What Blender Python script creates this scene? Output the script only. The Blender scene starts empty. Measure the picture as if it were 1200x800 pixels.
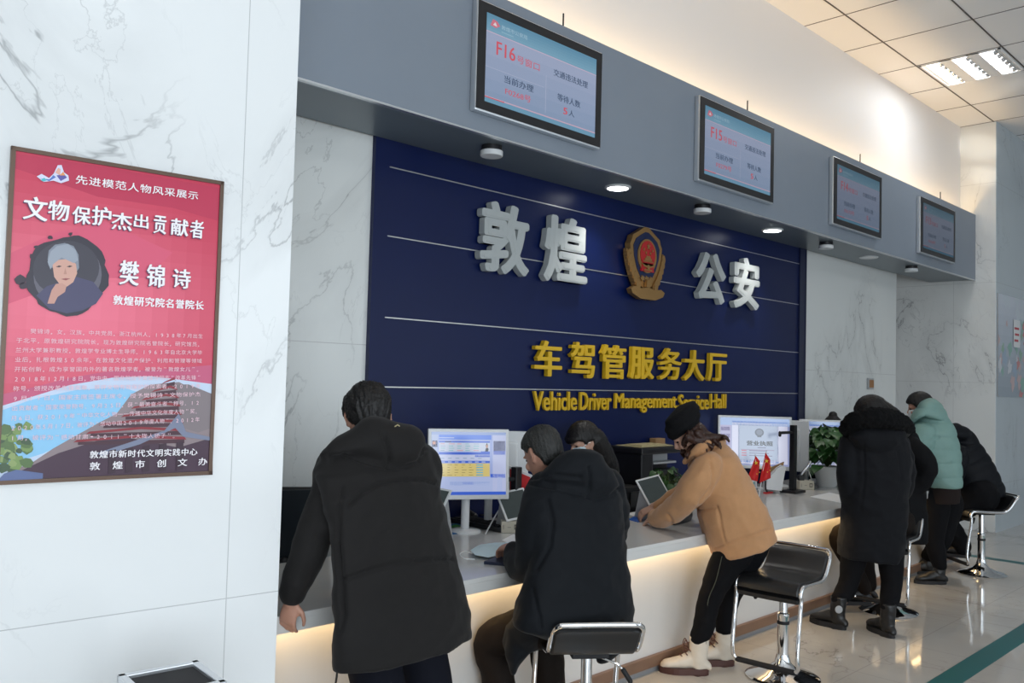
import bpy, bmesh, math, random
import numpy as np
from mathutils import Vector, Matrix, noise as mnoise
random.seed(7)
PI = math.pi
S = bpy.context.scene
C = S.collection
V = Vector

# ------------------------------------------------------------------ camera
HC, F = 1.65, 1019.0
YAW, PITCH, ROLL = math.radians(45.128), math.radians(2.5), math.radians(1.518)
cd = V((math.cos(YAW)*math.cos(PITCH), math.sin(YAW)*math.cos(PITCH), math.sin(PITCH)))
r0 = cd.cross(V((0, 0, 1))).normalized(); u0 = r0.cross(cd)
cr = r0*math.cos(ROLL) + u0*math.sin(ROLL)
cu = -r0*math.sin(ROLL) + u0*math.cos(ROLL)
CO = V((0, 0, HC))
cam = bpy.data.objects.new('camera', bpy.data.cameras.new('camera')); C.objects.link(cam)
cam.data.sensor_width = 36.0; cam.data.lens = F/1200*36
cam.data.clip_start = .05
m = Matrix((cr, cu, -cd)).transposed().to_4x4(); m.translation = CO
cam.matrix_world = m
S.camera = cam
FH = V((cd.x, cd.y, 0)).normalized()          # horizontal view direction
RH = V((r0.x, r0.y, 0)).normalized()          # horizontal right

def ray(x, y): return cd + cr*((x-600)/F) + cu*((400-y)/F)
def at(x, y, D): return CO + ray(x, y)*D
def on_z(x, y, z): v = ray(x, y); return CO + v*((z-HC)/v.z)
def on_y(x, y, Y): v = ray(x, y); return CO + v*(Y/v.y)
def on_x(x, y, X): v = ray(x, y); return CO + v*(X/v.x)
def px(p):
    v = p-CO; z = v.dot(cd); return 600+F*v.dot(cr)/z, 400-F*v.dot(cu)/z
def depth(p): return (p-CO).dot(cd)

# ------------------------------------------------------------------ world, lights, exposure
S.view_settings.view_transform = 'Standard'; S.view_settings.look = 'None'
S.view_settings.exposure = 0.22; S.view_settings.gamma = 1.0
S.view_settings.use_curve_mapping = False
S.cycles.use_denoising = True
S.cycles.max_bounces = 8; S.cycles.diffuse_bounces = 4; S.cycles.glossy_bounces = 4
S.cycles.sample_clamp_indirect = 6.0
S.cycles.caustics_reflective = False; S.cycles.caustics_refractive = False
w = bpy.data.worlds.new('sky'); S.world = w; w.use_nodes = True
w.node_tree.nodes['Background'].inputs[0].default_value = (.72, .86, 1, 1)
w.node_tree.nodes['Background'].inputs[1].default_value = .3

def area(name, loc, target, sx, sy, power, col, spread=None):
    l = bpy.data.lights.new(name, 'AREA'); l.shape = 'RECTANGLE'; l.size = sx; l.size_y = sy
    l.energy = power; l.color = col
    if spread: l.spread = math.radians(spread)
    o = bpy.data.objects.new(name, l); C.objects.link(o); o.location = loc
    o.rotation_euler = (V(target)-V(loc)).to_track_quat('-Z', 'Y').to_euler()
    return o
def spot(name, loc, target, power, col, size, blend=.5, rad=.05):
    l = bpy.data.lights.new(name, 'SPOT'); l.energy = power; l.color = col
    l.spot_size = math.radians(size); l.spot_blend = blend; l.shadow_soft_size = rad
    o = bpy.data.objects.new(name, l); C.objects.link(o); o.location = loc
    o.rotation_euler = (V(target)-V(loc)).to_track_quat('-Z', 'Y').to_euler()
    return o
# daylight through the glazed front behind the camera
DAY = (.84, .93, 1.0)
area('daylight_west', (-2.0, -5.2, 2.0), (-1.2, 3, 1.6), 5.6, 3.2, 360, DAY)
area('daylight_mid', (4.2, -5.2, 2.0), (4.2, 3, 1.4), 5.0, 3.2, 95, DAY)
area('daylight_east', (10.2, -5.2, 2.0), (10.2, 3, 1.4), 5.0, 3.2, 45, DAY)
# sunlight glancing off shiny things outside, thrown up on wall and ceiling
for tx, ty, tz, s, e in ((9.6, 3.65, 4.15, 1.4, 500), (10.2, 2.9, 4.89, 2.2, 900), (11.33, 3.45, 4.62, 2.0, 2200), (11.33, 3.38, 4.25, 1.5, 1800), (7.6, 2.6, 4.89, 2.0, 500)):
    spot('sun_glint', (tx-6.5, -5.0, .9), (tx, ty, tz), e, (1, .97, .86), s, .9, .03)
WARM = (1.0, .66, .30)
area('cove_strip_light', (6.4, 3.57, 3.74), (6.4, 3.60, 4.9), 9.6, .05, 80, WARM)
area('counter_strip_light', (5.3, 2.925, .715), (5.3, 2.95, 0), 8.0, .02, 6.5, WARM)

# ------------------------------------------------------------------ object helpers
def link(name, me, mat=None, parent=None):
    o = bpy.data.objects.new(name, me); C.objects.link(o)
    if mat is not None and not me.materials: me.materials.append(mat)
    if parent is not None: o.parent = parent
    return o
def tag(o, label, cat, group=None):
    o['label'] = label; o['category'] = cat
    if group: o['group'] = group
    return o
def thing(name, label, cat, group=None):
    o = bpy.data.objects.new(name, None); C.objects.link(o); o.empty_display_size = .1
    return tag(o, label, cat, group)
def seat_root(root, loc):
    """move an Empty to the thing's base, its parts staying where they are"""
    root.location = loc
    inv = Matrix.Translation(-V(loc))
    for ch in C.objects:
        if ch.parent == root: ch.matrix_parent_inverse = inv
def pydata(name, vs, fs, smooth=False):
    me = bpy.data.meshes.new(name); me.from_pydata([tuple(v) for v in vs], [], fs); me.update()
    if smooth:
        for p in me.polygons: p.use_smooth = True
    return me
class MB:
    """collects shapes of ONE part into one mesh"""
    def __init__(s): s.v = []; s.f = []; s.sm = []
    def add(s, vs, fs, smooth=False):
        n = len(s.v); s.v += [V(v) for v in vs]
        s.f += [[i+n for i in f] for f in fs]; s.sm += [smooth]*len(fs); return s
    def box(s, lo, hi, M=None, bev=0.0):
        lo, hi = V(lo), V(hi); c = (lo+hi)/2; h = (hi-lo)/2
        if bev <= 0:
            vs = [V((c.x+a*h.x, c.y+b*h.y, c.z+d*h.z)) for a in (-1, 1) for b in (-1, 1) for d in (-1, 1)]
            fs = [(0, 1, 3, 2), (4, 6, 7, 5), (0, 4, 5, 1), (2, 3, 7, 6), (0, 2, 6, 4), (1, 5, 7, 3)]
        else:
            bm = bmesh.new(); bmesh.ops.create_cube(bm, size=1)
            for v in bm.verts: v.co = V((c.x+v.co.x*2*h.x, c.y+v.co.y*2*h.y, c.z+v.co.z*2*h.z))
            bmesh.ops.bevel(bm, geom=bm.edges[:], offset=bev, segments=2, affect='EDGES', profile=.6)
            bm.verts.ensure_lookup_table()
            vs = [v.co.copy() for v in bm.verts]; fs = [[v.index for v in f.verts] for f in bm.faces]; bm.free()
        if M is not None: vs = [M @ v for v in vs]
        return s.add(vs, fs)
    def tube(s, pts, rad, seg=12, M=None, cap=True):
        vs, fs = tube(pts, rad, seg, cap)
        if M is not None: vs = [M @ v for v in vs]
        return s.add(vs, fs, True)
    def lathe(s, prof, M=None, seg=32):
        vs = []; fs = []
        for r, z in prof:
            for k in range(seg):
                a = 2*PI*k/seg; vs.append(V((r*math.cos(a), r*math.sin(a), z)))
        for i in range(len(prof)-1):
            for k in range(seg):
                k2 = (k+1) % seg
                fs.append((i*seg+k, i*seg+k2, (i+1)*seg+k2, (i+1)*seg+k))
        fs.append(list(range(seg))[::-1]); fs.append([(len(prof)-1)*seg+k for k in range(seg)])
        if M is not None: vs = [M @ v for v in vs]
        return s.add(vs, fs, True)
    def prism(s, outline, z0, z1, M=None, smooth=False):
        n = len(outline)
        vs = [V((x, y, z0)) for x, y in outline]+[V((x, y, z1)) for x, y in outline]
        fs = [list(range(n))[::-1], [n+i for i in range(n)]]
        fs += [(i, (i+1) % n, n+(i+1) % n, n+i) for i in range(n)]
        if M is not None: vs = [M @ v for v in vs]
        return s.add(vs, fs, smooth)
    def build(s, name, mat, parent=None, M=None):
        vs = [M @ v for v in s.v] if M is not None else s.v
        me = bpy.data.meshes.new(name); me.from_pydata([tuple(v) for v in vs], [], s.f)
        me.polygons.foreach_set('use_smooth', s.sm); me.update()
        bm = bmesh.new(); bm.from_mesh(me); bmesh.ops.recalc_face_normals(bm, faces=bm.faces[:])
        for e in bm.edges:
            if len(e.link_faces) == 2 and e.calc_face_angle(0) > .7: e.smooth = False
        bm.to_mesh(me); bm.free()
        return link(name, me, mat, parent)
def tube(pts, rad, seg=12, cap=True):
    pts = [V(p) for p in pts]; n = len(pts)
    if not hasattr(rad, '__len__'): rad = [rad]*n
    ts = []
    for i in range(n):
        t = pts[min(i+1, n-1)]-pts[max(i-1, 0)]; ts.append(t.normalized())
    a = ts[0].orthogonal().normalized(); fr = []
    for i in range(n):
        a = (a-ts[i]*a.dot(ts[i])); a = a.normalized() if a.length > 1e-6 else ts[i].orthogonal().normalized()
        fr.append((a.copy(), ts[i].cross(a)))
    rings = []
    def rg(c, r, f): return [c+(f[0]*math.cos(2*PI*k/seg)+f[1]*math.sin(2*PI*k/seg))*r for k in range(seg)]
    if cap:
        for q in (.97, .8, .45): rings.append(rg(pts[0]-ts[0]*rad[0]*q, rad[0]*math.sqrt(1-q*q), fr[0]))
    for i in range(n): rings.append(rg(pts[i], rad[i], fr[i]))
    if cap:
        for q in (.45, .8, .97): rings.append(rg(pts[-1]+ts[-1]*rad[-1]*q, rad[-1]*math.sqrt(1-q*q), fr[-1]))
    return loft(rings)
def loft(rings, caps=True):
    seg = len(rings[0]); vs = [v for r in rings for v in r]; fs = []
    for i in range(len(rings)-1):
        for k in range(seg):
            k2 = (k+1) % seg; fs.append((i*seg+k, i*seg+k2, (i+1)*seg+k2, (i+1)*seg+k))
    if caps: fs.append(list(range(seg))[::-1]); fs.append([(len(rings)-1)*seg+k for k in range(seg)])
    return vs, fs
def smooth_path(pts, n=6):
    """Catmull-Rom through the points"""
    pts = [V(p) for p in pts]; out = []
    for i in range(len(pts)-1):
        p0, p1, p2, p3 = pts[max(i-1, 0)], pts[i], pts[i+1], pts[min(i+2, len(pts)-1)]
        for k in range(n):
            t = k/n
            out.append(.5*((2*p1)+(p2-p0)*t+(2*p0-5*p1+4*p2-p3)*t*t+(3*p1-p0-3*p2+p3)*t**3))
    out.append(pts[-1]); return out
def smooth_vals(v, n=6):
    out = [p.x for p in smooth_path([V((a, 0, 0)) for a in v], n)]; return [max(a, .001) for a in out]
def frame(o, x, y, z=None):
    x = V(x).normalized(); y = V(y); z = x.cross(y).normalized() if z is None else V(z).normalized(); y = z.cross(x)
    M = Matrix((x, y, z)).transposed().to_4x4(); M.translation = o; return M
def RZ(a, loc=(0, 0, 0)): return Matrix.Translation(loc) @ Matrix.Rotation(a, 4, 'Z')

# ------------------------------------------------------------------ materials
def newmat(name):
    m = bpy.data.materials.new(name); m.use_nodes = True
    nt = m.node_tree; b = nt.nodes['Principled BSDF']; return m, nt, b
def mat(name, col, rough=.5, metal=0.0, bump=0.0, bscale=200., vary=0.0, vscale=8., emit=None, es=0.0, coat=0.0, sheen=0.0, trans=0.0, spec=None, sss=0.0):
    m, nt, b = newmat(name); N, L = nt.nodes, nt.links
    b.inputs['Base Color'].default_value = (*col, 1); b.inputs['Roughness'].default_value = rough
    b.inputs['Metallic'].default_value = metal
    if spec is not None: b.inputs['Specular IOR Level'].default_value = spec
    if coat: b.inputs['Coat Weight'].default_value = coat; b.inputs['Coat Roughness'].default_value = .05
    if sheen: b.inputs['Sheen Weight'].default_value = sheen; b.inputs['Sheen Roughness'].default_value = .5
    if trans: b.inputs['Transmission Weight'].default_value = trans
    if sss: b.inputs['Subsurface Weight'].default_value = sss; b.inputs['Subsurface Radius'].default_value = (.01, .004, .002)
    if emit: b.inputs['Emission Color'].default_value = (*emit, 1); b.inputs['Emission Strength'].default_value = es
    if bump or vary:
        tc = N.new('ShaderNodeTexCoord')
    if vary:
        n = N.new('ShaderNodeTexNoise'); n.inputs['Scale'].default_value = vscale; n.inputs['Detail'].default_value = 5
        L.new(tc.outputs['Object'], n.inputs['Vector'])
        mx = N.new('ShaderNodeMix'); mx.data_type = 'RGBA'
        mx.inputs[6].default_value = (*[c*(1-vary) for c in col], 1); mx.inputs[7].default_value = (*[min(1, c*(1+vary)) for c in col], 1)
        L.new(n.outputs['Fac'], mx.inputs[0]); L.new(mx.outputs[2], b.inputs['Base Color'])
    if bump:
        n2 = N.new('ShaderNodeTexNoise'); n2.inputs['Scale'].default_value = bscale; n2.inputs['Detail'].default_value = 3
        L.new(tc.outputs['Object'], n2.inputs['Vector'])
        bp = N.new('ShaderNodeBump'); bp.inputs['Strength'].default_value = bump; bp.inputs['Distance'].default_value = .004
        L.new(n2.outputs['Fac'], bp.inputs['Height']); L.new(bp.outputs['Normal'], b.inputs['Normal'])
    return m
def marble(name, base, vein, rough, scale=.55, tile=None, joint=(.55, .56, .56), off=(0, 0, 0), amount=1.0, jw=.004):
    """polished marble: thin wandering veins in patches; tile = (axis pitch, origin) pairs of joint lines"""
    m, nt, b = newmat(name); N, L = nt.nodes, nt.links
    tc = N.new('ShaderNodeTexCoord'); mp = N.new('ShaderNodeMapping'); mp.inputs['Location'].default_value = off
    L.new(tc.outputs['Object'], mp.inputs['Vector'])
    def vein_mask(sc, width, rot, dist):
        mr = N.new('ShaderNodeMapping'); mr.inputs['Rotation'].default_value = rot; mr.inputs['Scale'].default_value = (1, 1, .62)
        L.new(mp.outputs[0], mr.inputs['Vector'])
        n = N.new('ShaderNodeTexNoise'); n.inputs['Scale'].default_value = sc; n.inputs['Detail'].default_value = 7
        n.inputs['Roughness'].default_value = .55; n.inputs['Distortion'].default_value = dist
        L.new(mr.outputs[0], n.inputs['Vector'])
        a = N.new('ShaderNodeMath'); a.operation = 'SUBTRACT'; a.inputs[1].default_value = .5; L.new(n.outputs['Fac'], a.inputs[0])
        c = N.new('ShaderNodeMath'); c.operation = 'ABSOLUTE'; L.new(a.outputs[0], c.inputs[0])
        d = N.new('ShaderNodeMapRange'); d.inputs[1].default_value = 0; d.inputs[2].default_value = width; d.inputs[3].default_value = 1; d.inputs[4].default_value = 0
        L.new(c.outputs[0], d.inputs[0]); return d.outputs[0]
    def mul(a, bb):
        k = N.new('ShaderNodeMath'); k.operation = 'MULTIPLY'; L.new(a, k.inputs[0])
        if hasattr(bb, 'default_value'): L.new(bb, k.inputs[1])
        else: k.inputs[1].default_value = bb
        return k.outputs[0]
    pn = N.new('ShaderNodeTexNoise'); pn.inputs['Scale'].default_value = scale*1.1; pn.inputs['Detail'].default_value = 2
    L.new(mp.outputs[0], pn.inputs['Vector'])
    pr = N.new('ShaderNodeMapRange'); pr.inputs[1].default_value = .44; pr.inputs[2].default_value = .62; L.new(pn.outputs['Fac'], pr.inputs[0])
    v1 = mul(mul(vein_mask(scale, .008, (0.5, .7, .3), 1.6), pr.outputs[0]), .95*amount)
    v2 = mul(mul(vein_mask(scale*2.1, .006, (0.2, 1.1, .9), 1.2), pr.outputs[0]), .45*amount)
    v3 = mul(mul(vein_mask(scale, .10, (0.5, .7, .3), 1.6), pr.outputs[0]), .22*amount)
    mxm = N.new('ShaderNodeMath'); mxm.operation = 'MAXIMUM'; L.new(v1, mxm.inputs[0]); L.new(v2, mxm.inputs[1])
    mx2 = N.new('ShaderNodeMath'); mx2.operation = 'MAXIMUM'; L.new(mxm.outputs[0], mx2.inputs[0]); L.new(v3, mx2.inputs[1])
    c1 = N.new('ShaderNodeMix'); c1.data_type = 'RGBA'; c1.inputs[6].default_value = (*base, 1); c1.inputs[7].default_value = (*vein, 1)
    L.new(mx2.outputs[0], c1.inputs[0]); col = c1.outputs[2]
    if tile:
        sp = N.new('ShaderNodeSeparateXYZ'); L.new(tc.outputs['Object'], sp.inputs[0]); jm = None
        for ax, pitch, org in tile:
            s1 = N.new('ShaderNodeMath'); s1.operation = 'SUBTRACT'; s1.inputs[1].default_value = org-pitch*50; L.new(sp.outputs[ax], s1.inputs[0])
            s2 = N.new('ShaderNodeMath'); s2.operation = 'MODULO'; s2.inputs[1].default_value = pitch; L.new(s1.outputs[0], s2.inputs[0])
            s3 = N.new('ShaderNodeMath'); s3.operation = 'LESS_THAN'; s3.inputs[1].default_value = jw; L.new(s2.outputs[0], s3.inputs[0])
            if jm is None: jm = s3.outputs[0]
            else:
                q = N.new('ShaderNodeMath'); q.operation = 'MAXIMUM'; L.new(jm, q.inputs[0]); L.new(s3.outputs[0], q.inputs[1]); jm = q.outputs[0]
        c2 = N.new('ShaderNodeMix'); c2.data_type = 'RGBA'; L.new(jm, c2.inputs[0]); L.new(col, c2.inputs[6]); c2.inputs[7].default_value = (*joint, 1); col = c2.outputs[2]
    L.new(col, b.inputs['Base Color']); b.inputs['Roughness'].default_value = rough
    return m
def attr_mat(name, rough=.4, emit=0.0, spec=.5, coat=0.0):
    m, nt, b = newmat(name); N, L = nt.nodes, nt.links
    a = N.new('ShaderNodeAttribute'); a.attribute_name = 'Col'
    if not emit: L.new(a.outputs['Color'], b.inputs['Base Color'])
    else: b.inputs['Base Color'].default_value = (.015, .016, .02, 1)
    b.inputs['Roughness'].default_value = rough
    b.inputs['Specular IOR Level'].default_value = spec
    if coat: b.inputs['Coat Weight'].default_value = coat; b.inputs['Coat Roughness'].default_value = .04
    if emit:
        L.new(a.outputs['Color'], b.inputs['Emission Color']); b.inputs['Emission Strength'].default_value = emit
    return m
def lin(r, g, b): return tuple(((c/255+.055)/1.055)**2.4 if c > 10 else c/255/12.92 for c in (r, g, b))

M = dict(
    chrome=mat('chrome', (.82, .83, .85), .07, 1.0),
    black_leather=mat('black_leather', (.012, .012, .013), .38, bump=.12, bscale=350),
    black_plastic=mat('black_plastic', (.012, .012, .014), .35),
    matte_black=mat('matte_black', (.01, .01, .012), .7),
    white_plastic=mat('white_plastic', (.72, .73, .74), .35),
    grey_plastic=mat('grey_plastic', (.35, .36, .37), .4),
    silver=mat('brushed_silver', (.72, .74, .76), .3, .9),
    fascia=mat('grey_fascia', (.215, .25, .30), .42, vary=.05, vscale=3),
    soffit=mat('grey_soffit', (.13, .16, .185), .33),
    upper=mat('white_plaster', (.80, .78, .77), .55),
    ceil=mat('ceiling_tile', (.88, .86, .84), .6),
    groove=mat('ceiling_groove', (.10, .085, .08), .7),
    blue=mat('blue_panel', (.0026, .0085, .056), .33, vary=.12, vscale=2, spec=.3),
    blue_edge=mat('dark_blue_edge', (.004, .008, .04), .35),
    strip=mat('metal_strip', (.65, .64, .62), .3, .9),
    glow=mat('led_glow', (1, .8, .5), .5, emit=(1, .70, .36), es=5),
    lamp=mat('lamp_glow', (1, 1, 1), .5, emit=(.95, .98, 1), es=9),
    lamp_white=mat('lamp_reflector', (.8, .8, .8), .25, .6),
    silver_letter=mat('silver_letter', (.40, .425, .425), .5),
    gold_letter=mat('gold_letter', (.66, .41, .016), .35, .1),
    gold=mat('gilded', (.40, .23, .085), .38, .75, bump=.3, bscale=90),
    red_enamel=mat('red_enamel', (.42, .012, .015), .3),
    yellow_enamel=mat('yellow_enamel', (.75, .45, .10), .4),
    navy_enamel=mat('navy_enamel', (.005, .012, .055), .3),
    kick=mat('brown_kick', (.20, .115, .075), .35, vary=.25, vscale=6),
    kick_grey=mat('grey_kick', (.25, .25, .26), .4),
    counter_front=mat('counter_front', (.68, .67, .655), .22, vary=.04, vscale=2),
    teal=mat('teal_tape', (.005, .12, .125), .35),
    tape_text=mat('tape_print', (.10, .28, .28), .4),
    skin=mat('skin', (.50, .29, .21), .5, bump=.06, bscale=150, vary=.10, vscale=30),
    skin_red=mat('warm_skin', (.46, .24, .17), .5, bump=.06, bscale=150, vary=.12, vscale=30),
    eye=mat('eye', (.03, .02, .018), .5, spec=.2),
    hair=mat('black_hair', (.010, .009, .009), .42, bump=.8, bscale=130, spec=.35),
    hair_grey=mat('greying_hair', (.026, .026, .025), .5, bump=.8, bscale=150, vary=.5, vscale=60, spec=.35),
    hair_brown=mat('brown_hair', (.035, .014, .009), .38, bump=.8, bscale=120, spec=.35),
    knit=mat('black_knit', (.006, .006, .007), .9, bump=.8, bscale=160, spec=.18),
    coat_a=mat('charcoal_coat', (.0115, .0105, .0105), .75, bump=.15, bscale=500, sheen=.06, spec=.18),
    coat_b=mat('black_parka', (.0045, .0058, .0082), .75, bump=.15, bscale=500, sheen=.05, spec=.18),
    coat_c=mat('black_long_coat', (.0038, .0042, .0062), .75, bump=.2, bscale=400, sheen=.04, spec=.18),
    coat_d=mat('black_sleeve', (.0032, .0032, .0042), .8, bump=.2, bscale=400, spec=.18),
    coat_e=mat('black_puffer', (.0042, .005, .0075), .6, bump=.15, bscale=300, spec=.18),
    green=mat('sage_green_jacket', (.185, .315, .285), .6, bump=.2, bscale=250, vary=.08, vscale=9),
    tan=mat('tan_suede', (.46, .235, .105), .85, bump=.35, bscale=260, vary=.14, vscale=14, sheen=.25),
    tan_dark=mat('tan_seam', (.30, .14, .06), .85),
    fur=mat('black_fur', (.004, .004, .0045), .95, bump=1.0, bscale=140, spec=.18),
    trouser=mat('black_trousers', (.0032, .0032, .0045), .85, bump=.2, bscale=400, spec=.18),
    trouser_navy=mat('navy_trousers', (.0035, .0042, .009), .85, bump=.2, bscale=400, spec=.18),
    trouser_brown=mat('brown_trousers', (.010, .0065, .005), .8, bump=.2, bscale=400, spec=.18),
    brown_layer=mat('dark_brown_hem', (.018, .012, .011), .85, spec=.18),
    seam=mat('grey_green_seam', (.06, .065, .045), .8),
    boot_white=mat('cream_boot', (.68, .60, .50), .45, bump=.12, bscale=120, vary=.05, vscale=20),
    boot_sole=mat('brown_sole', (.075, .028, .022), .5),
    lace=mat('brown_lace', (.09, .03, .02), .7),
    boot_black=mat('black_boot', (.009, .0085, .009), .4, bump=.1, bscale=150),
    mask=mat('blue_mask', (.58, .74, .82), .8, bump=.2, bscale=200),
    mask_white=mat('white_mask_loop', (.75, .77, .78), .8),
    paper=mat('paper', (.78, .79, .80), .8),
    cream=mat('cream_plastic', (.62, .58, .48), .45),
    navy=mat('navy_cover', (.012, .018, .045), .5),
    glass=mat('clear_glass', (.85, .97, .97), .03, trans=.92),
    teal_pen=mat('teal_plastic', (.02, .25, .27), .4),
    red=mat('red_cloth', (.62, .012, .012), .6), yellow=mat('yellow_print', (.85, .55, .03), .6),
    red_card=mat('red_card', (.55, .015, .02), .5),
    leaf=mat('leaf', (.022, .085, .016), .4, vary=.45, vscale=25),
    stem=mat('stem', (.07, .11, .03), .6), soil=mat('soil', (.03, .02, .014), .95),
    pot=mat('white_ceramic', (.74, .75, .75), .22),
    mesh=mat('blue_black_mesh', (.005, .011, .018), .55, bump=.5, bscale=500),
    brown_board=mat('brown_board', (.28, .16, .07), .6),
    buff_paper=mat('buff_paper', (.42, .36, .20), .7),
    bronze=mat('bronze_frame', (.12, .075, .055), .35, .5),
    plaque=mat('orange_plaque', (.33, .15, .05), .5),
    screen_off=mat('dark_glass', (.03, .04, .04), .12),
    window_frame=mat('window_frame', (.10, .11, .12), .4, .4),
    wall=mat('hall_wall', (.72, .73, .73), .6),
)
M['pillar'] = marble('pillar_marble', (.80, .815, .82), (.30, .31, .32), .16, .75, [(2, 2.4, .9), (0, 40.0, 1.40)], (.50, .51, .52), (2.1, .4, 1.3), 1.0, .003)
M['marble'] = marble('wall_marble', (.70, .715, .70), (.24, .245, .25), .13, .75, [(2, 1.2, .62)], (.5, .5, .5), (5.3, 1.4, 8.2), 1.0)
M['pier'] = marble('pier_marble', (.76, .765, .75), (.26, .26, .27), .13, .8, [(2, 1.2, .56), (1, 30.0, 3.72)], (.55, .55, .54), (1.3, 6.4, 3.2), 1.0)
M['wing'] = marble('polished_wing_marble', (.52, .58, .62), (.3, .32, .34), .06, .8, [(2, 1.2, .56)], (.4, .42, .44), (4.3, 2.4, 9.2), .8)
M['floor'] = marble('floor_marble', (.55, .53, .50), (.27, .25, .235), .07, .62, [(0, .80, .30), (1, .80, 2.20)], (.40, .385, .37), (3.0, 7.0, 0), .9, .0045)
M['counter_top'] = marble('counter_stone', (.64, .635, .62), (.5, .5, .49), .13, 1.6, None, off=(1, 2, 3), amount=.5)
def tape_mat():
    m, nt, b = newmat('teal_tape'); N, L = nt.nodes, nt.links; tc = N.new('ShaderNodeTexCoord'); sp = N.new('ShaderNodeSeparateXYZ'); L.new(tc.outputs['Object'], sp.inputs[0])
    def mth(op, a_, b_):
        q = N.new('ShaderNodeMath'); q.operation = op
        for i, v in ((0, a_), (1, b_)):
            if isinstance(v, (int, float)): q.inputs[i].default_value = v
            else: L.new(v, q.inputs[i])
        return q.outputs[0]
    band = mth('LESS_THAN', mth('ABSOLUTE', mth('SUBTRACT', sp.outputs[1], 1.78), 0), .024)
    run = mth('LESS_THAN', mth('MODULO', sp.outputs[0], .62), .36); gap = mth('LESS_THAN', mth('MODULO', sp.outputs[0], .09), .07)
    n = N.new('ShaderNodeTexNoise'); n.inputs['Scale'].default_value = 55; L.new(tc.outputs['Object'], n.inputs['Vector'])
    k = mth('MULTIPLY', mth('MULTIPLY', band, run), mth('MULTIPLY', gap, mth('GREATER_THAN', n.outputs['Fac'], .5)))
    mx = N.new('ShaderNodeMix'); mx.data_type = 'RGBA'; mx.inputs[6].default_value = (.005, .12, .125, 1); mx.inputs[7].default_value = (.06, .22, .23, 1); L.new(k, mx.inputs[0]); L.new(mx.outputs[2], b.inputs['Base Color']); b.inputs['Roughness'].default_value = .35
    return m
M['teal_print'] = tape_mat()
M['print'] = attr_mat('printed', .5, 0, .35)
M['poster'] = attr_mat('poster_print', .32, 0, .5)
M['lcd'] = attr_mat('lit_screen', .15, .64)
M['lcd_tv'] = attr_mat('bright_screen', .12, .62)
M['lcd_dim'] = attr_mat('dim_screen', .12, .50)
M['lcd_off'] = attr_mat('dark_screen', .12, .15)
M['lcd_dark'] = attr_mat('darkened_screen', .12, .25)

# ------------------------------------------------------------------ lettering and flat print
_tc = {}; _to = {}
def glyphs(body, bold=0.0, ext=0.0):
    """(verts, faces, w, h) of a text scaled to its own bounding box origin"""
    key = (body, bold, ext)
    if key not in _tc:
        c = bpy.data.curves.new('text', 'FONT'); c.body = body; c.offset = bold; c.extrude = ext; c.resolution_u = 3
        if ext: c.bevel_depth = 0
        o = bpy.data.objects.new('text', c); C.objects.link(o)
        dg = bpy.context.evaluated_depsgraph_get(); me = bpy.data.meshes.new_from_object(o.evaluated_get(dg))
        vs = [v.co.copy() for v in me.vertices]; fs = [list(p.vertices) for p in me.polygons]
        bpy.data.objects.remove(o); bpy.data.curves.remove(c); bpy.data.meshes.remove(me)
        x0 = min(v.x for v in vs); x1 = max(v.x for v in vs); y0 = min(v.y for v in vs); y1 = max(v.y for v in vs)
        vs = [V((v.x-x0, v.y-y0, v.z)) for v in vs]
        _tc[key] = (vs, fs, x1-x0, y1-y0); _to[body] = (x0, y0)
    return _tc[key]
class Art:
    """flat print of many colours on one plane, in one mesh: M maps (x, y, layer) to the world"""
    def __init__(s, Mx, step=.0004): s.M = Mx; s.v = []; s.f = []; s.c = []; s.step = step; s.k = 1
    def poly(s, pts, col):
        n = len(s.v); z = s.k*s.step
        s.v += [s.M @ V((x, y, z)) for x, y in pts]; s.f.append(list(range(n, n+len(pts)))); s.c.append(col)
    def up(s): s.k += 1; return s
    def rect(s, x0, y0, x1, y1, col): s.poly([(x0, y0), (x1, y0), (x1, y1), (x0, y1)], col)
    def disc(s, cx, cy, rx, ry, col, n=28, a0=0, a1=2*PI): s.poly([(cx+rx*math.cos(a0+(a1-a0)*i/n), cy+ry*math.sin(a0+(a1-a0)*i/n)) for i in range(n)], col)
    def star(s, cx, cy, r, col, rot=PI/2):
        s.poly([(cx+(r if i % 2 == 0 else r*.4)*math.cos(rot+i*PI/5), cy+(r if i % 2 == 0 else r*.4)*math.sin(rot+i*PI/5)) for i in range(10)], col)
    def text(s, body, x, y, w, h, col, bold=0.0):
        vs, fs, gw, gh = glyphs(body)
        for q in ((0,) if not bold else (-.5, 0, .5)):      # thicker strokes: the same print shifted a hair
            n = len(s.v); z = s.k*s.step
            s.v += [s.M @ V((x+v.x/gw*w+q*bold*h, y+v.y/gh*h+q*bold*h*.5, z+.1*s.step*q)) for v in vs]
            s.f += [[i+n for i in f] for f in fs]; s.c += [col]*len(fs)
    def em(s, ch, x, y, size, col, bold=0.0, sx=1.0):
        vs, fs, gw, gh = glyphs(ch); ox, oy = _to[ch]
        s.text(ch, x+ox*size*sx, y+oy*size, gw*size*sx, gh*size, col, bold*size/(gh*size))
    def grad(s, x0, y0, x1, y1, c0, c1, n=10):
        for i in range(n):
            t = (i+.5)/n
            s.rect(x0, y0+(y1-y0)*i/n, x1, y0+(y1-y0)*(i+1)/n, tuple(a+(b-a)*t for a, b in zip(c0, c1)))
    def build(s, name, mt, parent=None):
        me = bpy.data.meshes.new(name); me.from_pydata([tuple(v) for v in s.v], [], s.f)
        ca = me.color_attributes.new('Col', 'FLOAT_COLOR', 'CORNER')
        buf = []
        for p, c in zip(me.polygons, s.c): buf += [*c, 1.0]*len(p.vertices)
        ca.data.foreach_set('color', buf); me.update()
        return link(name, me, mt, parent)
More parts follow.
